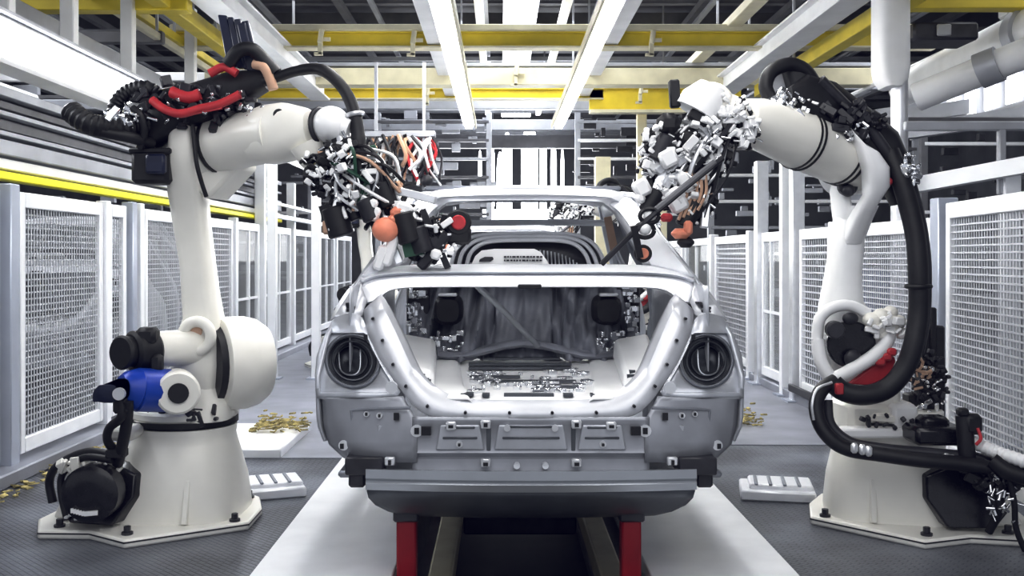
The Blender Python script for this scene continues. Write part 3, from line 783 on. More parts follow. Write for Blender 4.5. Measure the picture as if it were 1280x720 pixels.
# cables from the blue motor to the base
hose(L, 'motor_cable', 'black', [W(150,492,4.95), W(152,520,4.95), W(137,535,5.0), W(135,552,5.05), W(150,570,5.1)], .022)
hose(L, 'motor_cable', 'black', [W(160,500,4.95), W(158,530,5.0), W(152,560,5.05), W(147,580,5.1)], .028)
m = MB(); m.box(W(146,566,5.08), (.09, .09, .05), bev=.01); m.box(W(152,505,4.96), (.07, .06, .09), bev=.012); m.build('cable_gland', 'black', L)
m = MB(); m.box(W(158,540,5.2), (.13, .16, .07), bev=.02); m.build('gland_bracket', 'cream', L)
hose(L, 'base_cable', 'black', [W(150,572,5.1), W(110,565,5.15), W(75,580,5.2), W(62,600,5.25), W(66,628,5.25)], .022)
hose(L, 'base_cable', 'black', [W(140,575,5.05), W(105,572,5.1), W(80,590,5.15), W(76,612,5.15), W(84,650,5.12)], .018)
greeble(L, 'cable_clip', 'cream', W(110,585,5.12), (.12, .03, .03), 34, rs, .015, .045)
m = MB(); p = W(112,618,5.0); m.lathe(p, (0, -1, 0), [(.14,-.1),(.14,0),(.12,.015),(.06,.02)], 28); m.build('fan_cover', 'blackg', L)
m = MB()
for k in range(10): m.box(W(90 + k * 3.4, 641 + abs(k - 4.5) * -.6 + k * .3, 4.97), (.012, .02, .02), rz=.3)
m.build('cable_marker', 'white', L)
# elbow and forearm (comes right and a little toward the camera)
E0 = W(238,186,5.47)
m = MB(); m.prism([W(246,152,5.30), W(268,148,5.30), W(292,165,5.30), W(298,208,5.30), W(276,232,5.30), W(258,250,5.30), W(246,238,5.30)], (.05, .22, 0)); m.build('elbow_web', 'cream', L, bevel=.02)
hose(L, 'elbow_seam', 'black', [W(241,156,5.19), W(243,180,5.18), W(246,205,5.18), W(252,228,5.2), W(258,246,5.22)], .011)
m = MB(); m.cyl(E0 - ax * .0, E0 + ax * .16, .20, n=36, bev=.02)
eh = m.build('elbow_hub', 'cream', L)
fa = (W(412,157,5.02) - W(262,183,5.42)).normalized()
p0 = W(250,184,5.42)
m = MB(); m.lathe(p0 - fa * .02, fa, [(.12,-.05),(.185,.0),(.20,.05),(.18,.10),(.155,.14)], 36); m.build('elbow_casting', 'cream', L)
m = MB(); m.lathe(p0 + fa * .135, fa, [(.15,0),(.162,0),(.162,.02),(.15,.02)], 36); m.build('elbow_seam', 'black', L)
ln = (W(345,163,5.18) - p0).dot(fa)
m = MB(); m.lathe(p0 + fa * .15, fa, [(.156,0),(.150,.04),(.135,ln - .15),(.14,ln - .12)], 36); m.build('forearm', 'cream', L)
p1 = p0 + fa * ln
m = MB(); up = Vector((0, 0, 1)); sd = fa.cross(up).normalized(); up = sd.cross(fa)
m.sections([(p1 - fa * .10, sd * .125, up * .135), (p1 - fa * .02, sd * .13, up * .15), (p1 + fa * .10, sd * .12, up * .145), (p1 + fa * .2, sd * .10, up * .11), (p1 + fa * .25, sd * .07, up * .08)], 24, 2.8)
wr = m.build('wrist_housing', 'cream', L)
m = MB(); q = p1 + up * .06 - sd * 0 + Vector((.06, -.13, .02)); m.cyl(q, q + Vector((0, -.02, 0)), .028, n=16); q = p1 + Vector((-.02, -.12, -.06))
m.build('wrist_hole', 'black', wr)
wb = W(414,156,5.0)
m = MB(); m.ball(wb, .092, 28, 16); m.cyl(wb, wb + Vector((.10, -.02, -.03)), .06, n=20); m.build('wrist_ball', 'white', L)
m = MB(); m.torus(wb - fa * .06, fa, .085, .012); m.build('wrist_ring', 'dark', L)
m = MB(); m.sections([(W(385,180,5.05), Vector((.08,0,.04)), Vector((0,.08,0))), (W(392,200,5.05), Vector((.06,0,.03)), Vector((0,.07,0))), (W(400,216,5.05), Vector((.03,0,.02)), Vector((0,.05,0)))], 18); m.build('wrist_fairing', 'cream', L)
# dress pack on top of the elbow
m = MB()
m.box(W(193,210,5.25), (.19, .16, .17), bev=.02); m.box(W(193,190,5.25), (.21, .16, .03), bev=.008); 
mm = m.build('elbow_motor', 'black', L)
m = MB(); m.box(W(195,205,5.15), (.10, .05, .10), bev=.012); m.build('motor_face', 'navy', mm)
m = MB(); m.sections([(W(165,150,5.3), Vector((.10,0,0)), Vector((0,.10,.0)) + Vector((0,0,.10))), (W(200,150,5.3), Vector((0,.12,0)), Vector((0,0,.15))), (W(240,135,5.3), Vector((0,.12,0)), Vector((0,0,.12))), (W(290,115,5.25), Vector((0,.12,0)), Vector((0,0,.10))), (W(335,100,5.2), Vector((0,.08,0)), Vector((0,0,.05)))], 18)
dp = m.build('dress_pack', 'black', L); dp['label'] = 'black cable pack strapped over the elbow'
greeble(dp, 'pack_clamp', 'dark', W(240,130,5.18), (.26, .05, .08), 40, rs, .03, .10)
greeble(dp, 'pack_clip', 'chrome', W(250,135,5.12), (.24, .03, .06), 46, rs, .008, .03)
hose(dp, 'red_hose', 'red', [W(190,125,5.12), W(205,136,5.1), W(225,142,5.08), W(250,136,5.08), W(275,130,5.08), W(300,118,5.08)], .022)
hose(dp, 'red_hose', 'red', [W(215,115,5.12), W(235,122,5.1), W(250,118,5.1)], .03)
hose(dp, 'red_hose', 'red', [W(262,92,5.1), W(280,84,5.1), W(296,92,5.1)], .022)
m = MB(); m.prism([W(225,138,5.07), W(276,126,5.07), W(277,136,5.07), W(232,145,5.07)], (0, .02, 0)); m.build('red_guard', 'red', dp)
hose(dp, 'brass_hose', 'tan', [W(318,80,5.1), W(330,84,5.08), W(338,100,5.08), W(342,112,5.08)], .025)
hose(L, 'bundle_hose', 'black', [W(180,155,5.2), W(150,160,5.1), W(120,157,5.05), W(100,148,5.05), W(88,138,5.08)], .058, ribs=True)
hose(L, 'bundle_hose', 'black', [W(190,180,5.2), W(165,172,5.1), W(135,166,5.05), W(108,160,5.05), W(98,148,5.05)], .03)
hose(L, 'bundle_hose', 'black', [W(143,150,5.2), W(146,130,5.2), W(160,115,5.2), W(182,110,5.2), W(195,118,5.22)], .042, ribs=True)
hose(L, 'bundle_hose', 'black', [W(175,185,5.15), W(180,165,5.12), W(176,145,5.1), W(165,135,5.1)], .02)
greeble(L, 'hose_clip', 'chrome', W(150,145,5.08), (.08, .03, .04), 22, rs, .012, .045)
m = MB()
for k, (x0, x1) in enumerate([(272,283),(284,291),(292,300),(301,310),(296,306)]):
    a = [W(x0, 18 + k * 3, 5.2 - k * .02), W(x1, 19 + k * 2, 5.2 - k * .02), W(x1 + 18 - k, 82 + k * 2, 5.15), W(x0 + 12, 84 + k, 5.15)]
    m.prism(a, (0, .035, 0))
m.build('cable_flap', 'navy', L, bevel=.006)
hose(L, 'flap_strap', 'black', [W(285,80,5.1), W(298,64,5.08), W(315,62,5.08), W(332,78,5.1), W(345,92,5.1)], .035)
hose(L, 'wrist_hose', 'black', [W(330,102,5.12), W(345,97,5.1), W(370,89,5.08), W(395,86,5.05), W(412,93,5.02), (W(430,112,5.0)), W(441,135,4.98), W(447,165,4.96), W(449,195,4.94), W(453,225,4.92)], [.026, .026, .028, .03, .03, .031, .034, .037, .04, .04], n=12)
m = MB(); m.torus(W(444,143,4.97), (.15, 0, -1), .036, .012, 20, 8); m.build('hose_collar', 'alu', L)

# ---------------------------------------------------------------- gripper of the left robot
G = MB(); g0 = W(452,235,4.95)
G.cyl(W(425,165,5.0), W(438,205,4.97), .05, n=20); G.box(W(440,212,4.97), (.16, .14, .05), bev=.01)
for a, b_ in [((430,215),(415,290)),((455,215),(500,330)),((440,225),(545,250)),((420,240),(470,235)),((470,225),(520,275))]:
    G.bar(W(*a, 4.96), W(*b_, 4.9), .035, .04, bev=.005)
gl = G.build('gripper', 'alu', L); gl['label'] = 'crowded welding gripper with hoses and clamps at the left rear pillar'
for px, py, Y, r, l, mt in [(422,277,4.93,.062,.14,'black'),(482,243,4.9,.045,.12,'black'),(462,262,4.88,.05,.10,'dark'),(508,285,4.86,.055,.14,'black'),(525,300,4.88,.05,.12,'dark'),(470,228,4.9,.035,.14,'dark'),(440,262,4.95,.04,.1,'black')]:
    m = MB(); p = W(px, py, Y); m.cyl(p + Vector((-.02, 0, l / 2)), p - Vector((-.02, 0, l / 2)), r, n=18, bev=.008); m.build('cylinder', mt, gl)
for px, py, sx, sz in [(466,255,.05,.05),(505,262,.08,.06),(512,275,.05,.08),(470,268,.04,.07),(488,312,.05,.16),(476,322,.05,.12),(545,318,.05,.05)]:
    m = MB(); m.box(W(px, py, 4.86), (sx, .05, sz), bev=.012, rot=Matrix.Rotation(.3, 3, 'Y')); m.build('clamp_jaw', 'white', gl)
m = MB(); m.ball(W(482,287,4.84), .062, 20, 12, (1.05, .8, .95)); o = m.build('sensor_dome', 'orange', gl); o['label'] = 'round orange sensor'
m = MB(); m.box(W(497,266,4.85), (.07, .05, .06), bev=.02); m.box(W(490,276,4.84), (.05, .05, .05), bev=.015); m.build('sensor_bracket', 'orange', gl)
m = MB(); m.prism([W(500,296,4.86), W(524,296,4.86), W(528,318,4.86), W(506,322,4.86)], (0, .06, 0)); m.build('hood', 'green', gl)
m = MB(); m.prism([W(398,258,4.95), W(426,252,4.95), W(430,276,4.95), W(408,290,4.95)], (0, .08, 0)); hh = m.build('camera_hood', 'black', gl)
m = MB(); m.box(W(410,284,4.93), (.05, .05, .07), bev=.01); m.box(W(418,290,4.93), (.02, .04, .06), bev=.005); m.build('hood_bracket', 'tan', hh)
m = MB(); p = W(573,278,4.9); m.cyl(p + Vector((0, .05, 0)), p, .062, n=24, bev=.008); m.box(p + Vector((.0, .03, -.06)), (.12, .05, .09), bev=.015); cm = m.build('vision_camera', 'black', gl)
m = MB(); m.cyl(p + Vector((0, .01, 0)), p + Vector((0, -.012, 0)), .036, n=20, bev=.006); m.build('camera_lens', 'red', cm)
m = MB(); m.bar(W(560,292,4.9), W(525,335,4.92), .045, .05, bev=.01); m.bar(W(528,262,4.92), W(560,335,4.94), .03, .03); m.bar(W(548,300,4.9), W(520,310,4.9), .03, .04); m.build('camera_arm', 'dark', gl)
for px, py, rx, rz_ in [(440,256,.11,.07),(415,204,.09,.07),(455,225,.09,.06),(503,278,.11,.07),(538,302,.08,.06)]:  # black lumps added behind the fittings to darken the cluster
    m = MB(); m.sections([(W(px, py, 4.98) + Vector((0, 0, k * rz_)), Vector((rx * math.sqrt(1 - k * k * .8), 0, 0)), Vector((0, .05, 0))) for k in (-1, -.5, 0, .5, 1)], 12, 3); m.build('dark_backing', 'black', gl)
for cen, ext, n in [((418,205),(.10,.05,.06),46),((430,190),(.06,.05,.05),30),((405,225),(.06,.05,.06),30),((455,222),(.10,.05,.05),36),((440,248),(.07,.04,.05),30),((490,270),(.10,.04,.06),36),((540,300),(.09,.03,.07),36)]:
    greeble(gl, 'valve_block', 'black', W(*cen, 4.95), ext, n, rs, .02, .075)
    greeble(gl, 'fitting', 'chrome', W(*cen, 4.89), ext, int(n * .5), rs, .01, .034, 'cyl')
    greeble(gl, 'bracket', 'white', W(*cen, 4.89), ext, int(n * .4), rs, .012, .04)
for k in range(34):
    a = W(395 + rs.uniform(0, 60), 180 + rs.uniform(0, 40), 4.95); b_ = W(440 + rs.uniform(0, 70), 225 + rs.uniform(0, 45), 4.9)
    c = (a + b_) / 2 + Vector((rs.uniform(-.1, .1), rs.uniform(-.08, .08), rs.uniform(-.05, .12)))
    hose(gl, 'thin_hose', rs.choice(['black','black','dark','green','white','tan','tan','alu']), [a, c, b_], .009, n=6)
m = MB(); m.prism([W(402,252,5.05), W(420,218,5.05), W(446,214,5.05), W(432,250,5.05)], (0, .05, 0)); m.build('side_guard', 'greyb', gl)

# ================= right robot
rs = random.Random(23)
RB = (2.08, 5.5)
R_ = thing('industrial_robot', 'cream six-axis welding robot wrapped in thick black hoses, right of the car body', 'robot', (RB[0], RB[1], 0), 'robots beside the nearest car body')
TR_ = robot_base(R_, RB[0], RB[1], True, math.radians(-15), rs)
axr = Vector((-.52, .86, 0)).normalized()
m = MB(); c0 = Vector((RB[0], RB[1], .545)); m.cyl(c0, c0 + Vector((0, 0, .05)), .28, n=36, bev=.012)
m.box(W(1090,522,5.45), (.36, .34, .20), bev=.03); m.box(W(1085,500,5.45), (.26, .30, .24), bev=.04)
m.build('turret', 'cream', R_)
m = MB(); m.box(W(1125,520,5.3), (.13, .16, .14), bev=.02); m.box(W(1105,540,5.22), (.5, .1, .05), bev=.012); m.build('turret_bracket', 'white', R_)
greeble(R_, 'turret_bolts', 'dark', W(1108,528,5.2), (.12, .02, .03), 12, rs, .012, .035)
secs = []
for px0, px1, py, dp in [(1030,1085,475,.07),(1022,1098,450,.11),(1020,1102,425,.13),(1023,1092,400,.13),(1028,1074,375,.125),(1035,1073,340,.12),(1041,1076,300,.12),(1045,1086,275,.12),(1047,1094,258,.12)]:
    a, b_ = W(px0, py, 5.45), W(px1, py, 5.45); c = (a + b_) / 2
    secs.append((c, Vector(((b_.x - a.x) / 2, 0, 0)), Vector((0, dp, 0))))
m = MB(); m.sections(secs, 24, 3.2)
m.sections([(W(1058,300,5.45), Vector((.035,0,0)), Vector((0,.09,0))), (W(1054,270,5.45), Vector((.038,0,0)), Vector((0,.11,0))), (W(1049,240,5.45), Vector((.028,0,0)), Vector((0,.11,0))), (W(1048,215,5.45), Vector((.05,0,0)), Vector((0,.11,0)))], 18)
m.sections([(W(1060,305,5.42), Vector((.05,0,.0)), Vector((0,.1,0))), (W(1076,268,5.30), Vector((.058,0,.03)), Vector((0,.09,0))), (W(1095,238,5.18), Vector((.060,0,.02)), Vector((0,.07,0))), (W(1094,210,5.15), Vector((.062,0,0)), Vector((0,.07,0))), (W(1082,186,5.15), Vector((.06,0,-.03)), Vector((0,.07,0))), (W(1066,172,5.16), Vector((.03,0,-.05)), Vector((0,.06,0)))], 18)
la = m.build('lower_arm', 'white', R_); la['label'] = 'white lower arm with a forked top'
# shoulder face: black motor inside a white rim
p = W(1062,430,5.29); dr = Vector((-.12, -1, 0)).normalized()
m = MB(); m.cyl(p, p + dr * .05, .122, n=36, bev=.01); sh = m.build('shoulder_motor', 'blackg', R_)
m = MB(); q = W(1043,412,5.2); m.cyl(q + dr * -.03, q + dr * .05, .045, n=20, bev=.008); q = W(1066,448,5.2); m.ball(q, .045, 16, 10, (1, .5, 1)); q = W(1063,398,5.2); m.ball(q, .035, 16, 10, (1.2, .5, .9)); m.build('motor_boss', 'dark', sh)
hose(R_, 'shoulder_rim', 'white', [W(1021,425,5.25), W(1025,398,5.25), W(1040,385,5.25), W(1062,382,5.25), W(1085,392,5.25)], .03)
hose(R_, 'shoulder_rim', 'white', [W(1022,425,5.24), W(1026,450,5.22), W(1037,472,5.2), W(1042,474,5.19), W(1065,462,5.18), W(1092,445,5.18), W(1108,428,5.2), W(1114,408,5.22)], .035)
m = MB()
for px, py, r in [(1090,400,.05),(1102,395,.05),(1112,402,.055),(1118,412,.05),(1108,418,.05),(1122,402,.045),(1126,416,.04),(1098,410,.05),(1113,390,.04)]:
    m.ball(W(px, py, 5.22), r, 12, 8, (1, .8, .8))
m.build('cable_wrap', 'cream', R_)
greeble(R_, 'cable_tie', 'white', W(1112,408,5.17), (.07, .02, .05), 24, rs, .01, .04)
m = MB(); m.prism([W(1062,480,5.2), W(1086,462,5.2), W(1118,445,5.2), W(1120,452,5.2), W(1112,470,5.2), W(1088,482,5.2)], (0, .04, 0)); rg_ = m.build('red_guard', 'red', R_, bevel=.006)
m = MB()
for px, py in [(1108,446),(1114,440),(1100,452)]: m.box(W(px, py, 5.17), (.05, .04, .04), bev=.01)
m.box(W(1049,486,5.06), (.04, .03, .055), bev=.006); m.build('red_clip', 'red', rg_)
# thick hoses
hose(R_, 'main_hose', 'black', [W(1112,190,5.2), W(1126,225,5.16), W(1137,262,5.14), W(1145,300,5.12), W(1148,345,5.1), W(1148,390,5.1), W(1142,430,5.08), W(1130,462,5.08), W(1108,486,5.08), W(1080,494,5.08), W(1056,490,5.1), W(1042,480,5.12)], .05, n=14)
hose(R_, 'main_hose', 'dark', [W(1122,190,5.22), W(1137,228,5.2), W(1148,268,5.17), W(1155,310,5.15), W(1157,350,5.15), W(1155,400,5.15), W(1148,440,5.15)], .03, n=12)
hose(R_, 'lower_hose', 'black', [W(1044,476,5.12), W(1028,486,5.1), W(1020,505,5.08), (W(1025,530,5.05)), W(1040,550,5.02), W(1062,562,5.0), W(1100,568,4.96), W(1150,575,4.92), W(1205,580,4.9), W(1250,588,4.88)], .036, n=14)
hose(R_, 'lower_hose', 'dark', [W(1034,500,5.14), W(1038,530,5.12), W(1062,552,5.08), W(1100,560,5.02), W(1160,566,4.98), W(1220,572,4.95), W(1262,585,4.92)], .026, n=12)
hose(R_, 'hose_edge', 'alu', [W(1040,478,5.05), W(1022,486,5.03), W(1015,505,5.0), W(1017,525,5.0)], .007, n=6)
m = MB(); m.torus(W(1148,358,5.1), (0, 0, 1), .056, .012, 24, 8); m.build('hose_clamp', 'black', R_)
for px, py in [(1068,560),(1078,562),(1086,564),(1183,573),(1190,575)]:
    m = MB(); m.box(W(px, py, 4.93), (.035, .03, .05), bev=.01, rz=.2); m.build('hose_clip', 'alu', R_)
hose(R_, 'white_hose', 'white', [W(1218,553,4.95), W(1245,565,4.88), W(1275,575,4.8), W(1320,592,4.72)], .034, ribs=True)
hose(R_, 'rear_hose', 'black', [W(1240,575,4.86), W(1262,590,4.82), W(1300,600,4.78)], .04)
greeble(R_, 'junction', 'black', W(1250,598,4.9), (.08, .03, .05), 26, rs, .04, .10)
greeble(R_, 'junction_fitting', 'chrome', W(1252,622,4.87), (.05, .03, .12), 44, rs, .012, .04, 'cyl')
hose(R_, 'drop_cable', 'black', [W(1262,600,4.85), W(1268,630,4.85), W(1270,660,4.86), W(1282,690,4.86)], .014)
hose(R_, 'drop_cable', 'black', [W(1250,600,4.88), W(1248,640,4.9), W(1236,665,4.95)], .02)
# valve tower behind the robot
m = MB(); m.box(W(1162,470,5.55), (.12, .12, .55), bev=.01); m.box(W(1165,425,5.5), (.035, .05, .35), bev=.008); m.box(W(1172,480,5.5), (.06, .06, .3), bev=.008); m.box(W(1153,502,5.45), (.18, .1, .09), bev=.01)
vt = m.build('valve_tower', 'black', R_)
greeble(vt, 'valve_block', 'dark', W(1160,478,5.42), (.07, .03, .13), 44, rs, .02, .07)
greeble(vt, 'valve_fitting', 'tan', W(1152,468,5.36), (.05, .02, .05), 20, rs, .012, .04, 'cyl')
greeble(vt, 'valve_clip', 'chrome', W(1160,500,5.36), (.06, .02, .12), 30, rs, .01, .03)
m = MB(); m.box(W(1168,542,5.1), (.26, .2, .09), bev=.02); m.box(W(1165,528,5.15), (.14, .12, .07), bev=.02); m.build('rear_motor', 'blackg', R_)
m = MB(); m.box(W(1172,532,5.18), (.24, .14, .025), bev=.01); m.build('motor_lid', 'white', R_)
m = MB(); m.tube([W(1205,520,4.95), W(1207,550,4.94), W(1210,590,4.94)], .04, 12); m.box(W(1215,530,4.93), (.09, .06, .10), bev=.02); m.box(W(1203,515,4.93), (.05, .05, .04), bev=.01); m.build('cable_connector', 'black', R_)
hose(R_, 'red_wire', 'red', [W(1222,535,4.9), W(1226,548,4.89), W(1220,556,4.9)], .008)
# elbow and forearm
er = W(1076,204,5.45)
m = MB(); m.cyl(er - axr * .17, er + axr * .18, .165, n=36, bev=.02); m.build('elbow_hub', 'white', R_)
tip = W(928,148,5.0); fr = (tip - W(1072,204,5.4)).normalized(); p0 = W(1072,203,5.38)
m = MB(); m.lathe(p0, fr, [(.11,-.08),(.145,-.04),(.155,.02),(.15,.09)], 36); m.build('elbow_casting', 'cream', R_)
m = MB()
for t in (.10, .135): m.lathe(p0 + fr * t, fr, [(.14,0),(.156,0),(.156,.012),(.14,.012)], 36)
l2 = (W(1003,174,5.2) - p0).dot(fr)
for t in (l2, l2 + .03): m.lathe(p0 + fr * t, fr, [(.14,0),(.155,0),(.155,.01),(.14,.01)], 36)
m.build('arm_seam', 'black', R_)
l3 = (tip - p0).dot(fr)
m = MB(); m.lathe(p0, fr, [(.15,.10),(.152,.16),(.148,l2),(.15,l2 + .04),(.145,l2 + .06),(.125,l3 - .08),(.10,l3),(.06,l3 + .02)], 36); m.build('forearm', 'cream', R_)
m = MB(); p = W(888,132,4.96); m.ball(p, .115, 24, 14, (1, .9, 1)); m.cyl(tip, p, .09, n=24); m.build('wrist_ball', 'cream', R_)
m = MB(); p = W(1058,233,5.33); m.cyl(p, p + Vector((0, -.03, 0)), .05, n=18); m.ball(W(1060,238,5.3), .035, 14, 8); m.build('fork_motor', 'dark', R_)
# dress pack
m = MB(); m.sections([(W(985,120,5.15), Vector((0,.08,0)), Vector((0,0,.04))), (W(1005,128,5.2), Vector((0,.12,0)), Vector((0,0,.14))), (W(1035,140,5.25), Vector((0,.12,0)), Vector((.02,0,.15))), (W(1070,160,5.3), Vector((0,.12,0)), Vector((.05,0,.10))), (W(1100,185,5.3), Vector((0,.12,0)), Vector((.07,0,.08))), (W(1118,215,5.28), Vector((0,.1,0)), Vector((.07,0,.04))), (W(1128,250,5.25), Vector((0,.08,0)), Vector((.05,0,.03)))], 18)
m.sections([(W(990,88,5.2), Vector((.05,0,0)), Vector((0,.05,0))), (W(1000,95,5.2), Vector((.09,0,-.02)), Vector((0,.05,0))), (W(1012,122,5.2), Vector((.11,0,-.02)), Vector((0,.06,0)))], 16)
dp = m.build('dress_pack', 'black', R_); dp['label'] = 'black cable pack strapped over the elbow'
hose(dp, 'pack_hose', 'black', [W(962,122,5.1), W(957,108,5.1), W(962,92,5.12), W(976,83,5.14), W(992,81,5.16), W(1008,90,5.18), W(1022,112,5.2)], .036, n=12)
hose(dp, 'pack_hose', 'dark', [W(1025,100,5.12), W(1055,130,5.15), W(1090,165,5.18), W(1115,200,5.18)], .03)
greeble(dp, 'pack_clamp', 'dark', W(1050,150,5.14), (.16, .03, .08), 36, rs, .03, .09)
greeble(dp, 'pack_clip', 'chrome', W(985,128,5.06), (.10, .03, .05), 44, rs, .01, .035)
greeble(dp, 'pack_clip', 'chrome', W(1060,162,5.12), (.07, .02, .04), 20, rs, .01, .03)
greeble(dp, 'valve_fitting', 'chrome', W(1137,212,5.14), (.04, .02, .05), 26, rs, .012, .045)
hose(dp, 'red_wire', 'red', [W(958,142,5.08), W(985,152,5.06), W(1010,165,5.06), W(1022,168,5.06)], .011)
hose(dp, 'red_wire', 'red', [W(975,143,5.07), W(995,152,5.06), W(1015,160,5.06)], .008)
m = MB(); m.box(W(1110,227,5.14), (.04, .04, .04), bev=.012); m.build('red_plug', 'red', dp)
m = MB(); m.prism([W(962,90,5.22), W(985,88,5.22), W(988,125,5.22), W(965,122,5.22)], (0, .02, 0)); m.build('pack_plate', 'greyb', dp)

# ---------------------------------------------------------------- gripper of the right robot
G = MB()
G.cyl(W(888,135,4.95), W(868,165,4.92), .08, n=24, bev=.01)
for a, b_ in [((880,150),(830,235)),((900,150),(850,280)),((870,170),(820,215)),((890,165),(880,285)),((850,160),(815,250)),((905,165),(845,205)),((840,220),(905,185))]:
    G.bar(W(*a, 4.95), W(*b_, 4.88), .035, .04, bev=.005)
gr = G.build('gripper', 'alu', R_); gr['label'] = 'crowded welding gripper with hoses and clamps at the right rear pillar'
m = MB(); m.sections([(W(868,140,4.9), Vector((.09,0,-.05)), Vector((0,.09,0))), (W(878,125,4.9), Vector((.09,0,-.05)), Vector((0,.09,0))), (W(890,108,4.92), Vector((.06,0,-.03)), Vector((0,.06,0)))], 18, 2.6); m.build('tool_flange', 'white', gr)
m = MB(); m.bar(W(862,140,4.86), W(885,155,4.86), .05, .06, bev=.012); m.bar(W(842,100,4.9), W(844,135,4.9), .045, .05, bev=.008); m.box(W(835,155,4.88), (.11, .09, .10), bev=.03); m.box(W(858,172,4.88), (.1, .08, .09), bev=.03); m.build('tool_motor', 'black', gr)
for px, py, sx, sz in [(835,198,.10,.10),(802,235,.09,.10),(845,250,.10,.14),(856,228,.06,.12),(820,160,.04,.04),(800,248,.05,.06)]:
    m = MB(); m.box(W(px, py, 4.85), (sx * .85, .07, sz * .85), bev=.014, rot=Matrix.Rotation(-.5, 3, 'Y')); m.build('clamp_jaw', 'white', gr)
for px, py, Y, r, l, mt in [(815,252,4.86,.04,.1,'black'),(862,268,4.88,.045,.12,'black'),(826,185,4.88,.04,.12,'dark'),(880,230,4.9,.035,.2,'dark'),(892,205,4.9,.03,.2,'black')]:
    m = MB(); p = W(px, py, Y); m.cyl(p + Vector((.03, 0, l / 2)), p - Vector((.03, 0, l / 2)), r, n=18, bev=.008); m.build('cylinder', mt, gr)
for px, py, rx, rz_ in [(845,190,.11,.10),(872,225,.10,.12),(905,155,.10,.08),(830,240,.09,.08),(862,262,.06,.08)]:  # added black backing that makes the gripper mass read darker
    m = MB(); m.sections([(W(px, py, 4.99) + Vector((0, 0, k * rz_)), Vector((rx * math.sqrt(1 - k * k * .8), 0, 0)), Vector((0, .05, 0))) for k in (-1, -.5, 0, .5, 1)], 12, 3); m.build('dark_backing', 'black', gr)
for cen, ext, n in [((845,185),(.08,.05,.09),60),((880,165),(.08,.05,.08),50),((840,235),(.09,.05,.07),50),((900,140),(.07,.04,.06),40),((870,255),(.06,.04,.07),40),((890,195),(.07,.04,.08),40),((815,200),(.05,.04,.10),36),((918,150),(.06,.05,.07),44),((935,165),(.04,.04,.05),24)]:
    greeble(gr, 'valve_block', 'black', W(*cen, 4.95), ext, n, rs, .02, .07)
    greeble(gr, 'fitting', rs.choice(['chrome', 'white', 'chrome']), W(*cen, 4.88), ext, int(n * .55), rs, .01, .036, 'cyl')
    greeble(gr, 'bracket', 'white', W(*cen, 4.88), ext, int(n * .5), rs, .012, .045)
for k in range(26):
    a = W(900 + rs.uniform(-20, 35), 130 + rs.uniform(-20, 30), 4.95); b_ = W(850 + rs.uniform(-20, 40), 240 + rs.uniform(-45, 40), 4.88)
    c = (a + b_) / 2 + Vector((rs.uniform(-.06, .06), rs.uniform(-.07, .04), rs.uniform(-.05, .05)))
    hose(gr, 'thin_hose', rs.choice(['black','black','white','alu','dark']), [a, c, b_], rs.choice([.007, .009, .012]), n=6)
m = MB(); m.box(W(833,272,4.84), (.055, .05, .04), bev=.012); m.build('red_clamp', 'red', gr)
m = MB(); m.box(W(851,292,4.84), (.09, .06, .05), bev=.02); m.box(W(860,285,4.83), (.04, .05, .07), bev=.012); sb_ = m.build('sensor_dome', 'orange', gr)
m = MB(); m.box(W(857,303,4.85), (.08, .06, .05), bev=.02); m.build('sensor_foot', 'black', sb_)
for k in range(5):
    a, b_ = W(858 + k * 6, 215 + k, 4.86), W(848 + k * 6, 275 - k * 3, 4.84)
    hose(gr, 'tan_hose', 'tan', [a, (a + b_) / 2 + Vector((.02, 0, 0)), b_], .008, n=6)
rod = MB(); rod.tube([W(903,198,4.82), W(860,232,4.75), W(800,283,4.72), W(752,330,4.78)], .014, 8); rd = rod.build('probe_rod', 'dark', gr); rd['label'] = 'long dark rod reaching down into the rear window'
m = MB(); m.tube([W(893,203,4.80), W(862,228,4.74), W(820,262,4.70)], .0155, 8); m.build('rod_sleeve', 'dgrey', rd)
m = MB()
for c in ((812,270),(806,288)):
    pts = [W(c[0] + 12 * math.cos(a) * 1.0, c[1] + 9 * math.sin(a), 4.72) for a in [i * PI / 4 for i in range(9)]]
    m.tube(pts, .010, 4)
m.bar(W(792,282,4.72), W(800,322,4.74), .03, .03); m.build('rod_bracket', 'black', rd)
m = MB(); m.box(W(812,270,4.73), (.06, .03, .05), bev=.015); m.ball(W(806,286,4.73), .03, 14, 8); m.build('bracket_pad', 'white', rd)
p = W(804,317,4.76); m = MB(); m.cyl(p + Vector((0, .03, 0)), p, .042, n=20, bev=.006); m.build('rod_camera', 'black', rd)
m = MB(); m.cyl(p, p + Vector((0, -.012, 0)), .026, n=18, bev=.004); m.build('camera_lens', 'orange', rd)

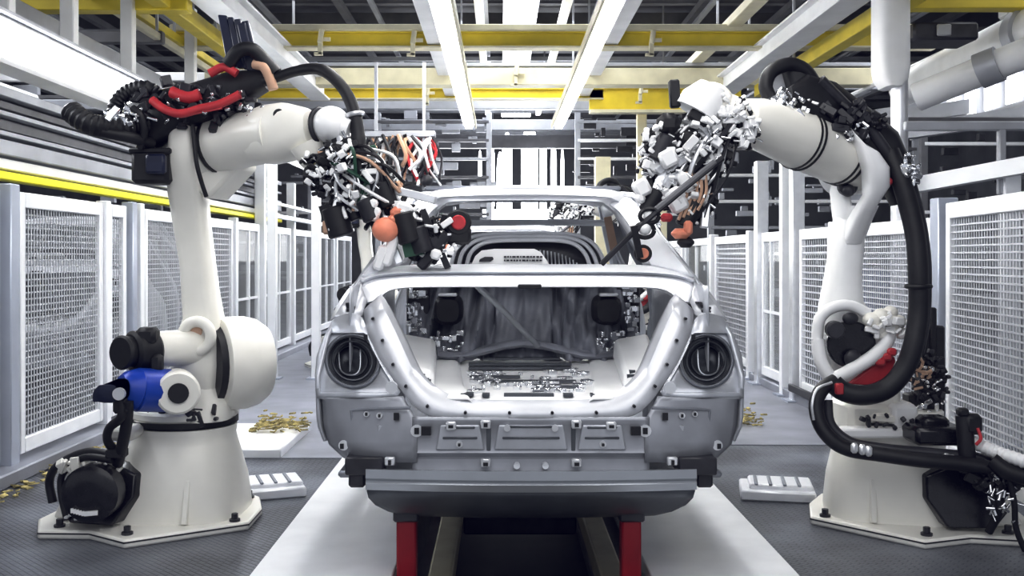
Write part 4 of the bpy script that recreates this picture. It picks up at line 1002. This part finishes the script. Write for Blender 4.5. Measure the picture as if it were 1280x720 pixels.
# ------------------------------------------------------------------ fences
def fence_panel(w, h, label, group, pane=False, z0=.12, pitch=.042):
    t = thing('mesh_fence', label, 'fence panel', (0, 0, 0), group)
    m = MB(); fw = .065
    for x in (fw / 2, w - fw / 2): m.box((x, 0, z0 + h / 2), (fw, .045, h), bev=.006)
    for z in (z0 + .05, z0 + h - .05): m.box((w / 2, 0, z), (w - fw * 2, .045, .10), bev=.006)
    m.build('frame', 'post', t)
    if pane:
        m = MB(); m.box((w / 2, 0, z0 + h / 2), (w - fw * 2, .008, h - .2)); m.build('pane', 'glass', t)
        m = MB(); m.box((w / 2, 0, z0 + h * .45), (w - fw * 2, .03, .03)); m.box((w * .55, 0, z0 + h / 2), (.04, .04, h - .2)); m.build('glazing_bar', 'post', t)
    else:
        wt = pitch * .26; m = MB(); n = int((w - 2 * fw) / pitch); k = int((h - .2) / pitch)
        for i in range(1, n): 
            x = fw + (w - 2 * fw) * i / n; m.box((x, 0, z0 + h / 2), (wt, .006, h - .2))
        for j in range(1, k):
            z = z0 + .1 + (h - .2) * j / k; m.box((w / 2, .004, z), (w - 2 * fw, .006, wt))
        m.build('wire_mesh', 'wire', t, flat=True)
    return t
def place(t, a, b):
    a, b = Vector(a), Vector(b); d = b - a
    t.location = (a.x, a.y, 0); t.rotation_euler = (0, 0, math.atan2(d.y, d.x))
def fpost(x, y, h, w, label, mt='post', group=None, name='fence_post', foot=True):
    m = MB(); m.box((x, y, h / 2), (w, w, h), bev=.006)
    o = solo(m, name, mt, label, 'post', group)
    if foot:
        m = MB(); m.box((0, 0, .012), (w * 2, w * 2, .02)); f_ = m.build('foot', 'postg', o)
    return o
LX, HL = -3.12, 1.70
left = [(5.0,6.35,'wire mesh fence panel at the left edge of the photo, nearest on that side',0),
        (6.62,8.0,'large wire mesh fence panel left of the left robot, white car body behind it',0),
        (8.12,8.5,'narrow wire mesh fence strip between two posts left of the left robot',0),
        (8.95,10.55,'wire mesh fence panel directly behind the left robot arm',0),
        (10.75,11.9,'wire mesh fence panel just right of the left robot arm',0),
        (12.05,13.2,'clear fence pane beyond the left robot shoulder drum',1),
        (13.5,15.2,'clear door pane right of the left robot, left of the car body',1),
        (15.4,17.2,'clear fence pane nearest the car tail lamp on the left',1),
        (17.4,19.2,'distant clear fence pane behind the left rear pillar',1),
        (19.4,21.4,'farthest clear fence pane on the left',1)]
cache = {}
for y0, y1, lab, pane in left:
    w = y1 - y0
    t = fence_panel(w, HL, lab, 'fence panels on the left', bool(pane), pitch=.042 if y0 < 9 else .06)
    place(t, (LX, y0, 0), (LX, y1, 0))
for y, h, w, lab, mt in [(6.47,1.86,.12,'thick grey fence post at the left edge of the photo','postg'),(8.06,1.84,.09,'fence post at the right side of the large left mesh panel','post'),
        (8.62,1.86,.10,'grey fence post left of the left robot, nearer of a close pair','postg'),(8.82,1.86,.09,'white fence post left of the left robot, farther of a close pair','post'),
        (10.65,1.86,.10,'fence post hidden partly by the left robot arm','post'),(11.98,1.86,.10,'fence post right of the left robot arm','post'),
        (13.35,2.9,.13,'tall white post between the left robot and the car','post'),(15.3,2.5,.12,'tall white post left of the left gripper','post'),(17.3,1.86,.12,'fence post behind the car left shoulder','post'),(19.3,1.86,.12,'far fence post on the left','post')]:
    fpost(LX, y, h, w, lab, mt, 'fence posts on the left')
m = MB(); m.box((LX + .10, 17.2, 1.95), (.07, 7.6, .06), bev=.005); m.box((LX + .10, 17.2, 2.12), (.04, 7.6, .04)); solo(m, 'fence_rail', 'post', 'white double rail along the top of the far left fence', 'rail')
RX, HR = 2.87, 1.54
right = [((2.72,5.2),(2.85,6.5),'large wire mesh fence panel at the right edge, nearest of the right fence',0),
         ((2.87,6.75),(2.87,8.7),'wire mesh fence panel behind the right robot arm and black hose',0),
         ((2.87,8.85),(2.87,9.75),'wire mesh fence panel left of the right robot arm with a blue board behind',0),
         ((2.87,10.38),(2.87,11.16),'clear fence pane between the two tall aluminium posts',1),
         ((2.87,11.8),(2.87,13.6),'wire mesh fence panel just right of the car tail lamp',0),
         ((2.87,13.9),(2.87,15.8),'clear fence pane hidden partly by the car right pillar',1),
         ((2.87,16.0),(2.87,18.0),'farthest clear fence pane on the right',1)]
for a, b, lab, pane in right:
    w = (Vector(b) - Vector(a)).length
    t = fence_panel(w, HR + (.08 if a[1] < 6 else 0), lab, 'fence panels on the right', bool(pane), pitch=.042 if a[1] < 8 else .06)
    place(t, a, b)
for x, y, h, w, lab, mt in [(2.87,6.62,1.78,.13,'thick grey blue fence post right of the right robot','postg'),(2.87,8.78,1.7,.09,'fence post behind the right robot arm','post'),
        (2.87,9.9,2.35,.12,'tall aluminium post left of the right robot arm, nearest of three','alu'),(2.87,10.3,2.35,.10,'tall aluminium post left of the right robot arm, middle of three','post'),
        (2.87,11.25,2.45,.13,'tall aluminium post right of the right gripper, farthest of three','alu'),(2.87,11.7,1.7,.10,'fence post right of the car tail lamp','post'),(2.87,13.75,1.7,.11,'fence post behind the car right pillar','post'),(2.87,15.9,1.7,.11,'far fence post on the right','post')]:
    fpost(x, y, h, w, lab, mt, 'fence posts on the right')
m = MB(); m.box((LX - .02, 7.2, .95), (.02, .02, .02)); m.bm.free()
# dark kick strip lights etc under the right fence
m = MB(); m.box((2.80, 9.4, .14), (.03, 1.0, .07), bev=.005); solo(m, 'kick_strip', 'dark', 'dark rubber strip along the foot of the right fence', 'strip')
# blue board behind right fence
m = MB(); m.sections([(Vector((3.85, 10.9, z)), Vector((w, 0, 0)), Vector((0, .25, 0))) for z, w in [(.002,.42),(.9,.42),(1.15,.36),(1.28,.2)]], 24, 3)
solo(m, 'storage_drum', 'bluebox', 'dull blue rounded cover standing behind the mesh fence left of the right robot', 'cover')
# ------------------------------------------------------------------ overhead structure
def beam(name, mt, c, size, label, cat='beam', group=None, bev=.008, parts=()):
    m = MB(); m.box(c, size, bev=bev); return solo(m, name, mt, label, cat, group)
def ibeam(name, mt, c, L, w, h, axis, label, flange=None):
    """I section; flange: other material for the lower flange"""
    t = thing(name, label, 'beam', (c[0], c[1], c[2] - h / 2))
    sx = lambda a, b: (L, a, b) if axis == 'x' else (a, L, b)
    m = MB(); m.box((c[0], c[1], c[2]), sx(w * .4, h), bev=.004); m.box((c[0], c[1], c[2] + h / 2), sx(w, h * .12), bev=.004); m.build('web', mt, t)
    m = MB(); m.box((c[0], c[1], c[2] - h / 2), sx(w, h * .14), bev=.004); m.build('flange', flange or mt, t)
    return t
ibeam('gantry_beam', 'yellow', (.6, 11.3, 3.78), 8.4, .20, .16, 'x', 'long yellow cross beam under the roof, nearest of the cross beams', 'creamb')
m = MB(); m.box((.6, 11.2, 3.90), (8.4, .12, .07), bev=.01); solo(m, 'pipe_rail', 'creamb', 'pale cream rail running on top of the nearest yellow cross beam', 'rail')
beam('cross_beam', 'creamb', (.5, 13.3, 3.72), (8.6, .28, .22), 'wide pale cream cross beam behind the yellow one')
beam('cross_beam', 'greyb', (.5, 13.34, 3.88), (8.6, .3, .05), 'flat grey cap on the wide cream cross beam')
ibeam('gantry_beam', 'yellow', (-1.0, 14.9, 3.76), 5.0, .2, .14, 'x', 'smaller yellow cross beam behind the left lamp row', 'creamb')
ibeam('gantry_beam', 'yellow', (2.4, 14.9, 3.68), 2.2, .2, .34, 'x', 'short deep yellow beam above the right gripper', 'creamb')
beam('cross_beam', 'greyb', (.5, 17.2, 3.98), (10, .2, .22), 'grey cross beam beyond the yellow beams')
beam('cross_beam', 'greyb', (.5, 19.2, 3.86), (10, .25, .2), 'lower bluish grey cross beam in the far hall')
beam('cross_beam', 'dgrey', (.5, 19.6, 3.6), (10, .2, .25), 'dark cross beam in the far hall')
beam('gantry_beam', 'yellow', (-3.45, 8.5, 3.49), (1.75, .16, .12), 'yellow cross beam at the upper left corner')
beam('gantry_beam', 'yellow', (4.7, 8.45, 3.50), (2.9, .16, .13), 'yellow cross beam at the upper right corner')
# longitudinal girders
ibeam('girder', 'whiteb', (-2.42, 9.3, 3.62), 9.0, .26, .2, 'y', 'white girder running away along the upper left')
ibeam('girder', 'whiteb', (2.92, 9.3, 3.62), 9.0, .26, .2, 'y', 'white girder running away along the upper right')
beam('girder', 'yellow', (-2.78, 8.0, 3.52), (.14, 6.4, .14), 'yellow girder beside the upper left white girder')
beam('girder', 'yellow', (3.3, 9.0, 3.50), (.15, 8.0, .15), 'yellow girder beside the upper right white girder')
beam('girder', 'creamb', (2.55, 13.5, 3.95), (.16, 7, .10), 'pale yellow strut above the upper right girder')
beam('girder', 'creamb', (-3.35, 11.0, 3.55), (.07, 6, .07), 'thin pale yellow strut behind the left hangers, upper')
beam('girder', 'yellow', (-3.5, 12.0, 3.75), (.09, 6, .09), 'yellow strut behind the left hangers, farther')
beam('girder', 'greyb', (-3.6, 9.2, 3.2), (.18, 9, .16), 'grey beam above the left light box')
# hangers at left
for i, (y, x) in enumerate([(6.3,-3.05),(7.25,-3.05),(8.4,-3.05),(10.1,-3.05),(12.2,-3.05)]):
    m = MB(); m.box((x, y, 3.35), (.10, .10, 1.0), bev=.008)
    solo(m, 'hanger_post', 'whiteb', ['hanger post above the left light box at the photo edge','second hanger post above the left light box from the photo edge','middle hanger post above the left light box','hanger post above the left light box just left of the robot cable flap','farthest hanger post above the left light box, behind the robot'][i], 'post', 'hangers of the left light box')
# left light box and trays
t = thing('light_box', 'long bright fluorescent light box along the upper left', 'lamp', (-3.05, 8.2, 2.58))
m = MB(); m.prism([(-3.16, 4.2, 2.86), (-2.98, 4.2, 2.86), (-2.95, 4.2, 2.82), (-3.02, 4.2, 2.58), (-3.16, 4.2, 2.56)], (0, 8.6, 0)); m.build('housing', 'whiteb', t)
m = MB(); m.prism([(-2.948, 4.3, 2.80), (-2.942, 4.3, 2.80), (-3.008, 4.3, 2.61), (-3.016, 4.3, 2.61)], (0, 8.4, 0)); m.build('diffuser', 'lampc', t)
m = MB(); m.box((-2.94, 8.4, 2.855), (.05, 8.5, .02)); m.build('lip', 'greyb', t)
t = thing('cable_tray', 'stack of dark grey cable trays along the left above the fence', 'cable tray', (-3.35, 9, 2.1))
for z, mt, h in [(2.47,'greyb',.06),(2.40,'dgrey',.05),(2.33,'greyb',.03),(2.27,'dgrey',.07),(2.20,'greyb',.03)]:
    m = MB(); m.box((-3.30 - (.06 if mt == 'dgrey' else 0), 9.5, z), (.20, 11, h), bev=.004); m.build('tray', mt, t)
beam('tray_cover', 'greyb', (-3.28, 9.5, 2.11), (.16, 11, .10), 'plain grey cover below the left cable trays', 'cover')
beam('guard_rail', 'whiteb', (-3.27, 9.5, 2.005), (.10, 11, .07), 'white rail above the yellow strip on the left', 'rail')
beam('guard_rail', 'lime', (-3.24, 9.5, 1.925), (.10, 11, .055), 'bright yellow strip along the top of the left fence', 'rail')
# ceiling lamps
def lamp(x, y0, y1, z, label, w=.11):
    t = thing('tube_lamp', label, 'lamp', (x, (y0 + y1) / 2, z), None)
    m = MB(); m.box((x, (y0 + y1) / 2, z + .05), (w * 1.7, y1 - y0, .05), bev=.005); m.build('housing', 'whiteb', t)
    m = MB(); n = int((y1 - y0) / 1.6)
    for i in range(n):
        a = y0 + (y1 - y0) * i / n; m.box((x, a + (y1 - y0) / n / 2, z), (w, (y1 - y0) / n - .04, .06), bev=.01)
    m.build('tube', 'lamp', t)
    m = MB(); m.box((x + math.copysign(w, -x + .2), (y0 + y1) / 2, z + .02), (.025, y1 - y0, .09)); m.build('side_rail', 'creamb', t)
    return t
lamp(-.49, 5, 16.2, 3.45, 'left one of two bright lamp rows leading into the hall')
lamp(.93, 5, 16.2, 3.45, 'right one of two bright lamp rows leading into the hall')
beam('girder', 'whiteb', (-.72, 10.5, 3.80), (.16, 9, .14), 'white beam above the left lamp row')
beam('girder', 'whiteb', (1.22, 10.5, 3.80), (.16, 9, .14), 'white beam above the right lamp row')
beam('girder', 'whiteb', (-.25, 14, 4.35), (.10, 14, .10), 'thin white beam in the roof left of centre')
beam('girder', 'whiteb', (.78, 14, 4.35), (.10, 14, .10), 'thin white beam in the roof right of centre')
t = thing('roof_light', 'bright overhead light panel in the roof above the car', 'lamp', (.27, 16, 4.6))
m = MB(); m.box((.27, 16, 4.6), (.34, 11, .05)); m.build('diffuser', 'lampc', t)
m = MB(); m.box((.27, 16, 4.66), (.46, 11.1, .06)); m.build('housing', 'whiteb', t)
# small roof clutter above the centre
rr = random.Random(5)
for i, (x, y, lab) in enumerate([(-.95,11.25,'left of the left lamp row'),(1.65,11.25,'right of the right lamp row'),(-1.95,11.2,'far left on the nearest yellow cross beam'),(.2,13.2,'on the cream beam between the lamp rows'),(-1.05,14.85,'on the smaller yellow beam'),(2.0,14.7,'under the short deep yellow beam')]):
    m = MB(); m.box((x, y - .09, 3.66), (.05, .05, .14), bev=.005); m.cyl((x, y - .11, 3.72), (x + .02, y - .11, 3.86), .03, n=10); m.box((x + .05, y - .09, 3.76), (.12, .03, .04)); m.box((x - .02, y - .09, 3.6), (.09, .05, .03))
    solo(m, 'pipe_clamp', 'creamb', 'small clamp fitting hanging ' + lab, 'clamp')
# emissive shapes imitating the glare and glow of the far hall
labs = ['thinnest glare column, leftmost in the far hall','first broad glare column from the left in the far hall','pale glare column left of the hall centre','tall glare column beside the dark gap left of centre','widest glare column right of the hall centre','tall glare column right of the widest one','bright glare column left of the rightmost one','thin rightmost glare column in the far hall','bright glowing square above the glare columns','added low glow bar behind the windscreen opening']
for k, (px, y0, y1, Y, w) in enumerate([(600,188,232,21,.08),(613,172,262,22,.17),(625,190,268,23,.14),(634,166,270,21.5,.20),(662,160,272,22,.36),(679,172,268,23,.16),(692,178,262,21,.12),(703,186,240,20.5,.07),(645,124,146,25,.7),(650,262,276,26,1.9)]):
    a, b = W(px, y1, Y), W(px, y0, Y); x = (a.x + b.x) / 2; m = MB()
    m.sections([(Vector((x, Y, z)), Vector((ww, 0, 0)), Vector((0, .05, 0))) for z, ww in [(a.z, w * .42), (a.z + .1, w * .5), (b.z - .35, w * .5), (b.z - .1, w * .34), (b.z, w * .12)]] if k < 8 else [(Vector((x, Y, z)), Vector((w * .5, 0, 0)), Vector((0, .05, 0))) for z in (a.z, b.z)], 16)
    solo(m, 'glare_column', 'lampc', labs[k], 'lamp')
# far racks seen over the roof: uprights with shelves
def rack(x, y, w, h, z0, label, mt='greyb', n=6):
    t = thing('rack', label, 'rack', (x, y, 0))
    for sx in (-1, 1):
        m = MB(); m.box((x + sx * w / 2, y, (z0 + h) / 2), (.10, .10, h + z0), bev=.006); m.build('upright', mt, t)
    for i in range(n):
        z = z0 + h * (i + .5) / n
        m = MB(); m.box((x, y, z), (w, .12, .05), bev=.004); m.build('shelf', rr.choice(['whiteb', 'greyb', 'dgrey']), t)
    m = MB()
    for i in range(60):
        m.box((x + rr.uniform(-w / 2, w / 2), y + rr.uniform(.0, .3), z0 + rr.uniform(0, h)), (rr.uniform(.05, .4), .1, rr.uniform(.03, .18)), bev=.004)
    m.build('rack_contents', rr.choice(['dgrey', 'dark', 'greyb']), t)
    return t
rack(-1.2, 18.5, 2.0, 2.0, 2.0, 'grey equipment rack in the far hall left of the glare columns')
rack(2.6, 18.5, 2.4, 2.0, 2.0, 'grey equipment rack in the far hall right of the glare columns')
rack(-5.3, 20, 3.2, 3.5, .8, 'far grey rack behind the left fence')
rack(5.2, 17, 3.4, 2.6, .8, 'far grey rack behind the right fence')
rack(-6.6, 15, 3.2, 3.2, .8, 'grey rack behind the left trays', 'dgrey')
rack(7.8, 15, 3.2, 3.0, .8, 'grey rack behind the right duct', 'dgrey')
for x, y, h, w, lab in [(2.1,15.2,3.7,.14,'pale yellow post behind the right gripper, left one'),(2.6,16.5,3.5,.16,'pale yellow post behind the right gripper, right one'),(1.75,17.5,3.1,.26,'broad pale yellow post right of the glare columns')]:
    fpost(x, y, h, w, lab, 'creamb', None, 'roof_post', False)
# frame posts of the far cells
for x, y, h, lab in [(-2.6,11.7,2.75,'white frame post behind the left gripper, left one'),(-2.1,11.7,2.75,'white frame post behind the left gripper, right one')]:
    fpost(x, y, h, .10, lab, 'post', None, 'frame_post')
m = MB(); m.bar((-2.95, 11.55, 2.75), (-1.9, 11.55, 2.3), .10); solo(m, 'frame_brace', 'post', 'white slanting brace behind the left gripper', 'brace')
# ------------------------------------------------------------------ upper right duct group
t = thing('air_drop', 'grey rounded air drop column hanging at the upper right', 'column', (3.05, 8.0, 0))
m = MB(); m.sections([(Vector((3.05, 8.0, z)), Vector((w, 0, 0)), Vector((0, .14, 0))) for z, w in [(3.6,.125),(2.86,.125),(2.78,.11),(2.72,.06),(2.715,.02)]], 28, 4); m.build('sleeve', 'whiteb', t)
m = MB(); m.cyl((3.12, 8.0, .0), (3.12, 8.0, 2.8), .065, n=20); m.build('pole', 'alu', t)
t = thing('air_duct', 'large pale air duct slanting along the upper right', 'duct', (4.3, 9.5, 2.7))
m = MB(); m.cyl((4.3, 7.4, 3.24), (4.95, 12.5, 3.45), .20, n=28); m.cyl((4.25, 8.0, 3.05), (3.5, 8.6, 2.74), .12, n=24); m.build('pipe', 'whiteb', t)
m = MB(); m.cyl((4.43, 8.45, 3.283), (4.456, 8.65, 3.292), .23, n=28); m.cyl((4.0, 8.2, 2.95), (3.88, 8.3, 2.90), .145, n=24); m.build('collar', 'greyb', t)
m = MB(); m.box((3.75, 8.8, 3.30), (.55, .4, .15), bev=.02); mb_ = m.build('damper_box', 'dark', t)
m = MB(); m.box((3.72, 8.58, 3.3), (.12, .03, .10), bev=.01); m.build('damper_plate', 'greyb', mb_)
m = MB(); m.box((4.45, 8.9, 3.65), (.16, .2, .35), bev=.02); m.build('duct_hanger', 'whiteb', t)
beam('cross_beam', 'dgrey', (4.6, 9.2, 2.62), (3.2, .08, .06), 'thin dark pipe crossing below the right air duct', 'pipe')
t = thing('pipe_portal', 'dark grey square pipe frame at the right above the fence', 'frame', (3.6, 7.6, 0))
m = MB(); m.box((3.5, 7.6, 2.37), (1.0, .06, .07), bev=.01); m.build('top_bar', 'greyb', t)
m = MB(); m.box((3.72, 7.6, 2.12), (.055, .055, .52), bev=.01); m.build('drop_bar', 'greyb', t)
fpost(3.78, 7.6, 2.05, .12, 'white post under the grey pipe frame at the right', 'post', None, 'frame_post')
m = MB(); m.bar((3.2, 8.2, 1.95), (4.1, 6.9, 2.12), .10, .12); solo(m, 'frame_beam', 'post', 'white beam slanting above the right mesh fence', 'beam')
t = thing('strip_window', 'row of bright window panes in the far right wall', 'window', (5.2, 11.3, 2.9))
m = MB()
for i in range(7): m.box((5.2, 12.7 - i * .46, 3.13), (.03, .24, .34), bev=.01)
m.build('pane', 'sky', t, split=False)
m = MB(); m.box((5.24, 11.3, 3.34), (.05, 3.5, .07)); m.box((5.24, 11.3, 2.92), (.05, 3.5, .07)); m.box((5.26, 11.3, 3.13), (.02, 3.5, .4)); m.build('frame', 'greyb', t)
for i, (y, z, lab) in enumerate([(9.5,2.9,'near'),(10.6,3.15,'middle'),(11.8,3.3,'far')]):
    m = MB(); m.bar((3.2, y + 2.5, z - .25), (7.5, y - 1.2, z + .1), .12, .16); solo(m, 'roof_brace', 'greyb', 'grey slanting roof brace at the upper right, %s of three' % lab, 'brace')
# busy ceiling runs to the sides (cables, conduits)
for i in range(10):
    sx = -1 if i % 2 else 1; x = sx * (3.9 + i * .42); z = [3.95, 4.5, 3.6, 4.1, 4.7, 3.3, 4.3, 3.7, 4.6, 3.0][i]; rad = .035 if i < 5 else .075; mt = ['greyb', 'greyb', 'whiteb', 'dgrey', 'dgrey'][i % 5]
    m = MB(); m.tube([(x, 7, z), (x + .05, 13, z), (x, 22, z)], rad, 8)
    solo(m, 'conduit', mt, '%s %s conduit running lengthwise under the roof at the %s' % ('thin' if i < 5 else 'thick', {'greyb': 'grey', 'whiteb': 'white', 'dgrey': 'dark'}[mt], 'left' if x < 0 else 'right'), 'pipe', 'conduits along the roof sides')
for i in range(12):
    sx = -1 if i % 2 else 1; y = 9 + i * 1.05
    m = MB(); m.box((sx * 6.0 + .2, y, 3.2 + (i % 3) * .35 + (.75 if sx > 0 else 0)), (5.0, .1, .12), bev=.01)
    solo(m, 'side_purlin', ['greyb', 'dgrey', 'whiteb'][i % 3], '%s cross bar, %s tier of the roof steel on the %s, %s one' % (['grey', 'dark', 'white'][i % 3], ['lowest', 'middle', 'highest'][i % 3], 'left' if sx < 0 else 'right', 'nearer' if i < 6 else 'farther'), 'beam', 'side roof bars')
# hose curtain hanging behind the left gripper
t = thing('hose_curtain', 'hanging tangle of black, white and red hoses behind the left gripper', 'hoses', (-1.0, 9.6, 2.1))
m = MB(); m.box(W(498,168,9.6), (.70, .08, .06), bev=.01); m.build('hanger_bar', 'greyb', t)
m = MB(); m.box(W(470,158,9.6), (.03, .03, 1.2)); m.box(W(530,158,9.6), (.03, .03, 1.2)); m.build('hanger_rod', 'greyb', t)
for k in range(60):
    x = rr.uniform(456, 540); a = W(x, 168 + rr.uniform(0, 6), 9.6 + rr.uniform(-.1, .1)); b = W(x + rr.uniform(-14, 14), 205 + rr.uniform(0, 28), 9.55 + rr.uniform(-.1, .1))
    m = MB(); m.tube([a, (a + b) / 2 + Vector((rr.uniform(-.12, .12), rr.uniform(-.1, .1), rr.uniform(-.05, .05))), b], rr.uniform(.010, .022), 6, k=4)
    m.build('hose', rr.choice(['black', 'black', 'white', 'alu', 'dark'] + (['red', 'red'] if x > 515 else ['tan'])), t)
m = MB(); m.ball(W(533,226,9.5), .06, 14, 8); m.build('hose_end', 'dark', t)
# ------------------------------------------------------------------ floor things
def step(c, rz, label):
    t = thing('floor_bracket', label, 'bracket', (c[0], c[1], 0))
    R = Matrix.Rotation(rz, 3, 'Z')
    for k, (w, d, z) in enumerate([(.42, .34, .03), (.36, .26, .066)]):
        m = MB(); m.box(Vector((c[0], c[1], z)) + R @ Vector((.02 * k, .02 * k, 0)), (w, d, .06 if k == 0 else .04), rot=R, bev=.01); m.build('plate', 'bodyw', t)
    m = MB()
    for k in range(4): m.box(Vector((c[0], c[1], .088)) + R @ Vector((-.12 + k * .08, 0, 0)), (.02, .24, .012), rot=R, bev=.004)
    m.build('ridge', 'bodyd', t)
step((-1.38, 6.05), .35, 'low ridged metal bracket on the floor beside the left robot foot')
step((1.62, 6.0), -.2, 'low ridged metal bracket on the floor beside the right robot foot')
def heap(c, ext, n, label, rs):
    m = MB()
    for _ in range(n):
        p = Vector((c[0] + rs.uniform(-1, 1) * ext[0], c[1] + rs.uniform(-1, 1) * ext[1], c[2] + abs(rs.gauss(0, .4)) * ext[2]))
        a = rs.uniform(0, 6); R = Matrix.Rotation(a, 3, 'Z') @ Matrix.Rotation(rs.uniform(-.8, .8), 3, 'X')
        s_ = rs.uniform(.01, .036); m.box(p, (s_ * 2.2, s_ * .8, .008), rot=R)
    o = solo(m, 'scrap_heap', 'debris', label, 'debris', flat=True); o['kind'] = 'stuff'
rd_ = random.Random(4)
t = solo(MB().box((-1.83, 7.65, .033), (.62, 1.1, .07), bev=.01), 'low_plinth', 'strip', 'pale low plinth on the floor left of the car with yellow scraps on it', 'plinth')
heap((-1.70, 7.95, .07), (.2, .22, .12), 110, 'dry yellowish scraps heaped on the plinth left of the car', rd_)
heap((2.02, 8.6, .0), (.15, .2, .13), 70, 'dry yellowish scraps on the floor right of the car', rd_)
heap((-2.88, 6.7, .0), (.07, 1.1, .04), 70, 'dry scraps lying along the foot of the left fence', rd_)
# cars on the neighbouring line and further down this line
nc = copy_tree(car); nc.location = (-4.22, 8.9, .0); nc.rotation_euler = (0, 0, math.radians(5)); nc['label'] = 'pale car body on the next line behind the left mesh fence'
nc2 = copy_tree(car); nc2.location = (CAR.x - .05, 10.8, 0); nc2['label'] = 'second car body further down the line, seen through the nearest one'
# second pair of robots further down the line
for src, x, y, lab in [(L, -1.8, 13.3, 'farther welding robot on the left, behind the nearest left robot'), (R_, 2.0, 13.3, 'farther welding robot on the right, behind the nearest right robot')]:
    c = copy_tree(src); c.location = (x, y, 0); c['label'] = lab; c['group'] = 'robots beside the second car body'

m = MB()
for x, y, z in [(-2.42,7,3.7),(-2.42,12,3.7),(2.92,7,3.7),(2.92,12,3.7),(-2.78,6,3.58),(-2.78,10,3.58),(3.3,7,3.56),(3.3,11.5,3.56),(-.49,8,3.5),(-.49,13,3.5),(.93,8,3.5),(.93,13,3.5),(-3.6,7,3.28),(-3.6,12,3.28),(-3.8,8.5,3.54),(4.8,8.45,3.55),(.27,13,4.7),(.27,19,4.7),(4.6,8.75,3.2),(-.25,10,4.39),(-.25,18,4.39),(.78,10,4.39),(.78,18,4.39),(-.72,8,3.86),(-.72,14,3.86),(1.22,8,3.86),(1.22,14,3.86),(2.55,12,4),(2.55,16,4),(-3.5,11,3.79),(-3.5,14,3.79),(-3.35,10,3.58),(-3.35,13,3.58)]:
    m.box((x, y, (z + 5.4) / 2), (.025, .025, 5.4 - z))
struct(m, 'trim_4', 'greyb', flat=True)

# ------------------------------------------------------------------ light and camera
def area(name, loc, size, power, col, rot=(0, 0, 0)):
    l = bpy.data.lights.new(name, 'AREA'); l.shape = 'RECTANGLE'; l.size, l.size_y = size; l.energy = power; l.color = col
    o = bpy.data.objects.new(name, l); C.objects.link(o); o.location = loc; o.rotation_euler = rot; return o
area('hall_light', (-.5, 7.5, 3.35), (.4, 9), 55, (1, .98, .95))
area('hall_light', (1.0, 7.5, 3.35), (.4, 9), 55, (1, .98, .95))
area('hall_light', (-2.9, 7.0, 2.7), (.3, 6), 22, (.97, .98, 1), (0, math.radians(-50), 0))
area('hall_light', (0.2, 16, 4.4), (6, 10), 200, (.97, .98, 1))
area('hall_light', (-5.5, 11, 4.2), (3, 10), 130, (.97, .98, 1))
area('hall_light', (5.8, 11, 4.2), (3, 10), 130, (.97, .98, 1))
area('hall_light', (0.2, 1.2, 3.6), (5, 3), 60, (1, .99, .98), (math.radians(35), 0, 0))
area('hall_light', (.2, 22, 2.8), (4, 3), 150, (1, 1, 1), (math.radians(-90), 0, 0))
w = bpy.data.worlds.new('hall_air'); bpy.context.scene.world = w; w.use_nodes = True
bg = w.node_tree.nodes['Background']; bg.inputs['Color'].default_value = (.93, .95, 1, 1); bg.inputs['Strength'].default_value = .42
cd = bpy.data.cameras.new('camera'); cd.sensor_width = 36; cd.lens = 36; cd.shift_x = 15 / 1280; cd.shift_y = -39 / 1280
cd.clip_start = .05; cd.clip_end = 100
co = bpy.data.objects.new('camera', cd); C.objects.link(co); co.location = (0, 0, CH); co.rotation_euler = (PI / 2, 0, 0)
sc = bpy.context.scene; sc.camera = co
sc.view_settings.view_transform = 'Standard'; sc.view_settings.look = 'None'; sc.view_settings.exposure = 0.62
for o in bpy.data.objects:
    if '_w' in o: del o['_w']

vs = sc.view_settings; vs.use_curve_mapping = True; cm_ = vs.curve_mapping
for i, pts in ((3, [(0, 0), (.22, .165), (.70, .76), (1, 1)]), (2, [(0, .004), (.5, .512), (1, 1)]), (0, [(0, 0), (.5, .494), (1, 1)])):
    cu = cm_.curves[i]
    cu.points[0].location = pts[0]; cu.points[1].location = pts[-1]
    for p in pts[1:-1]: cu.points.new(*p)
cm_.update()
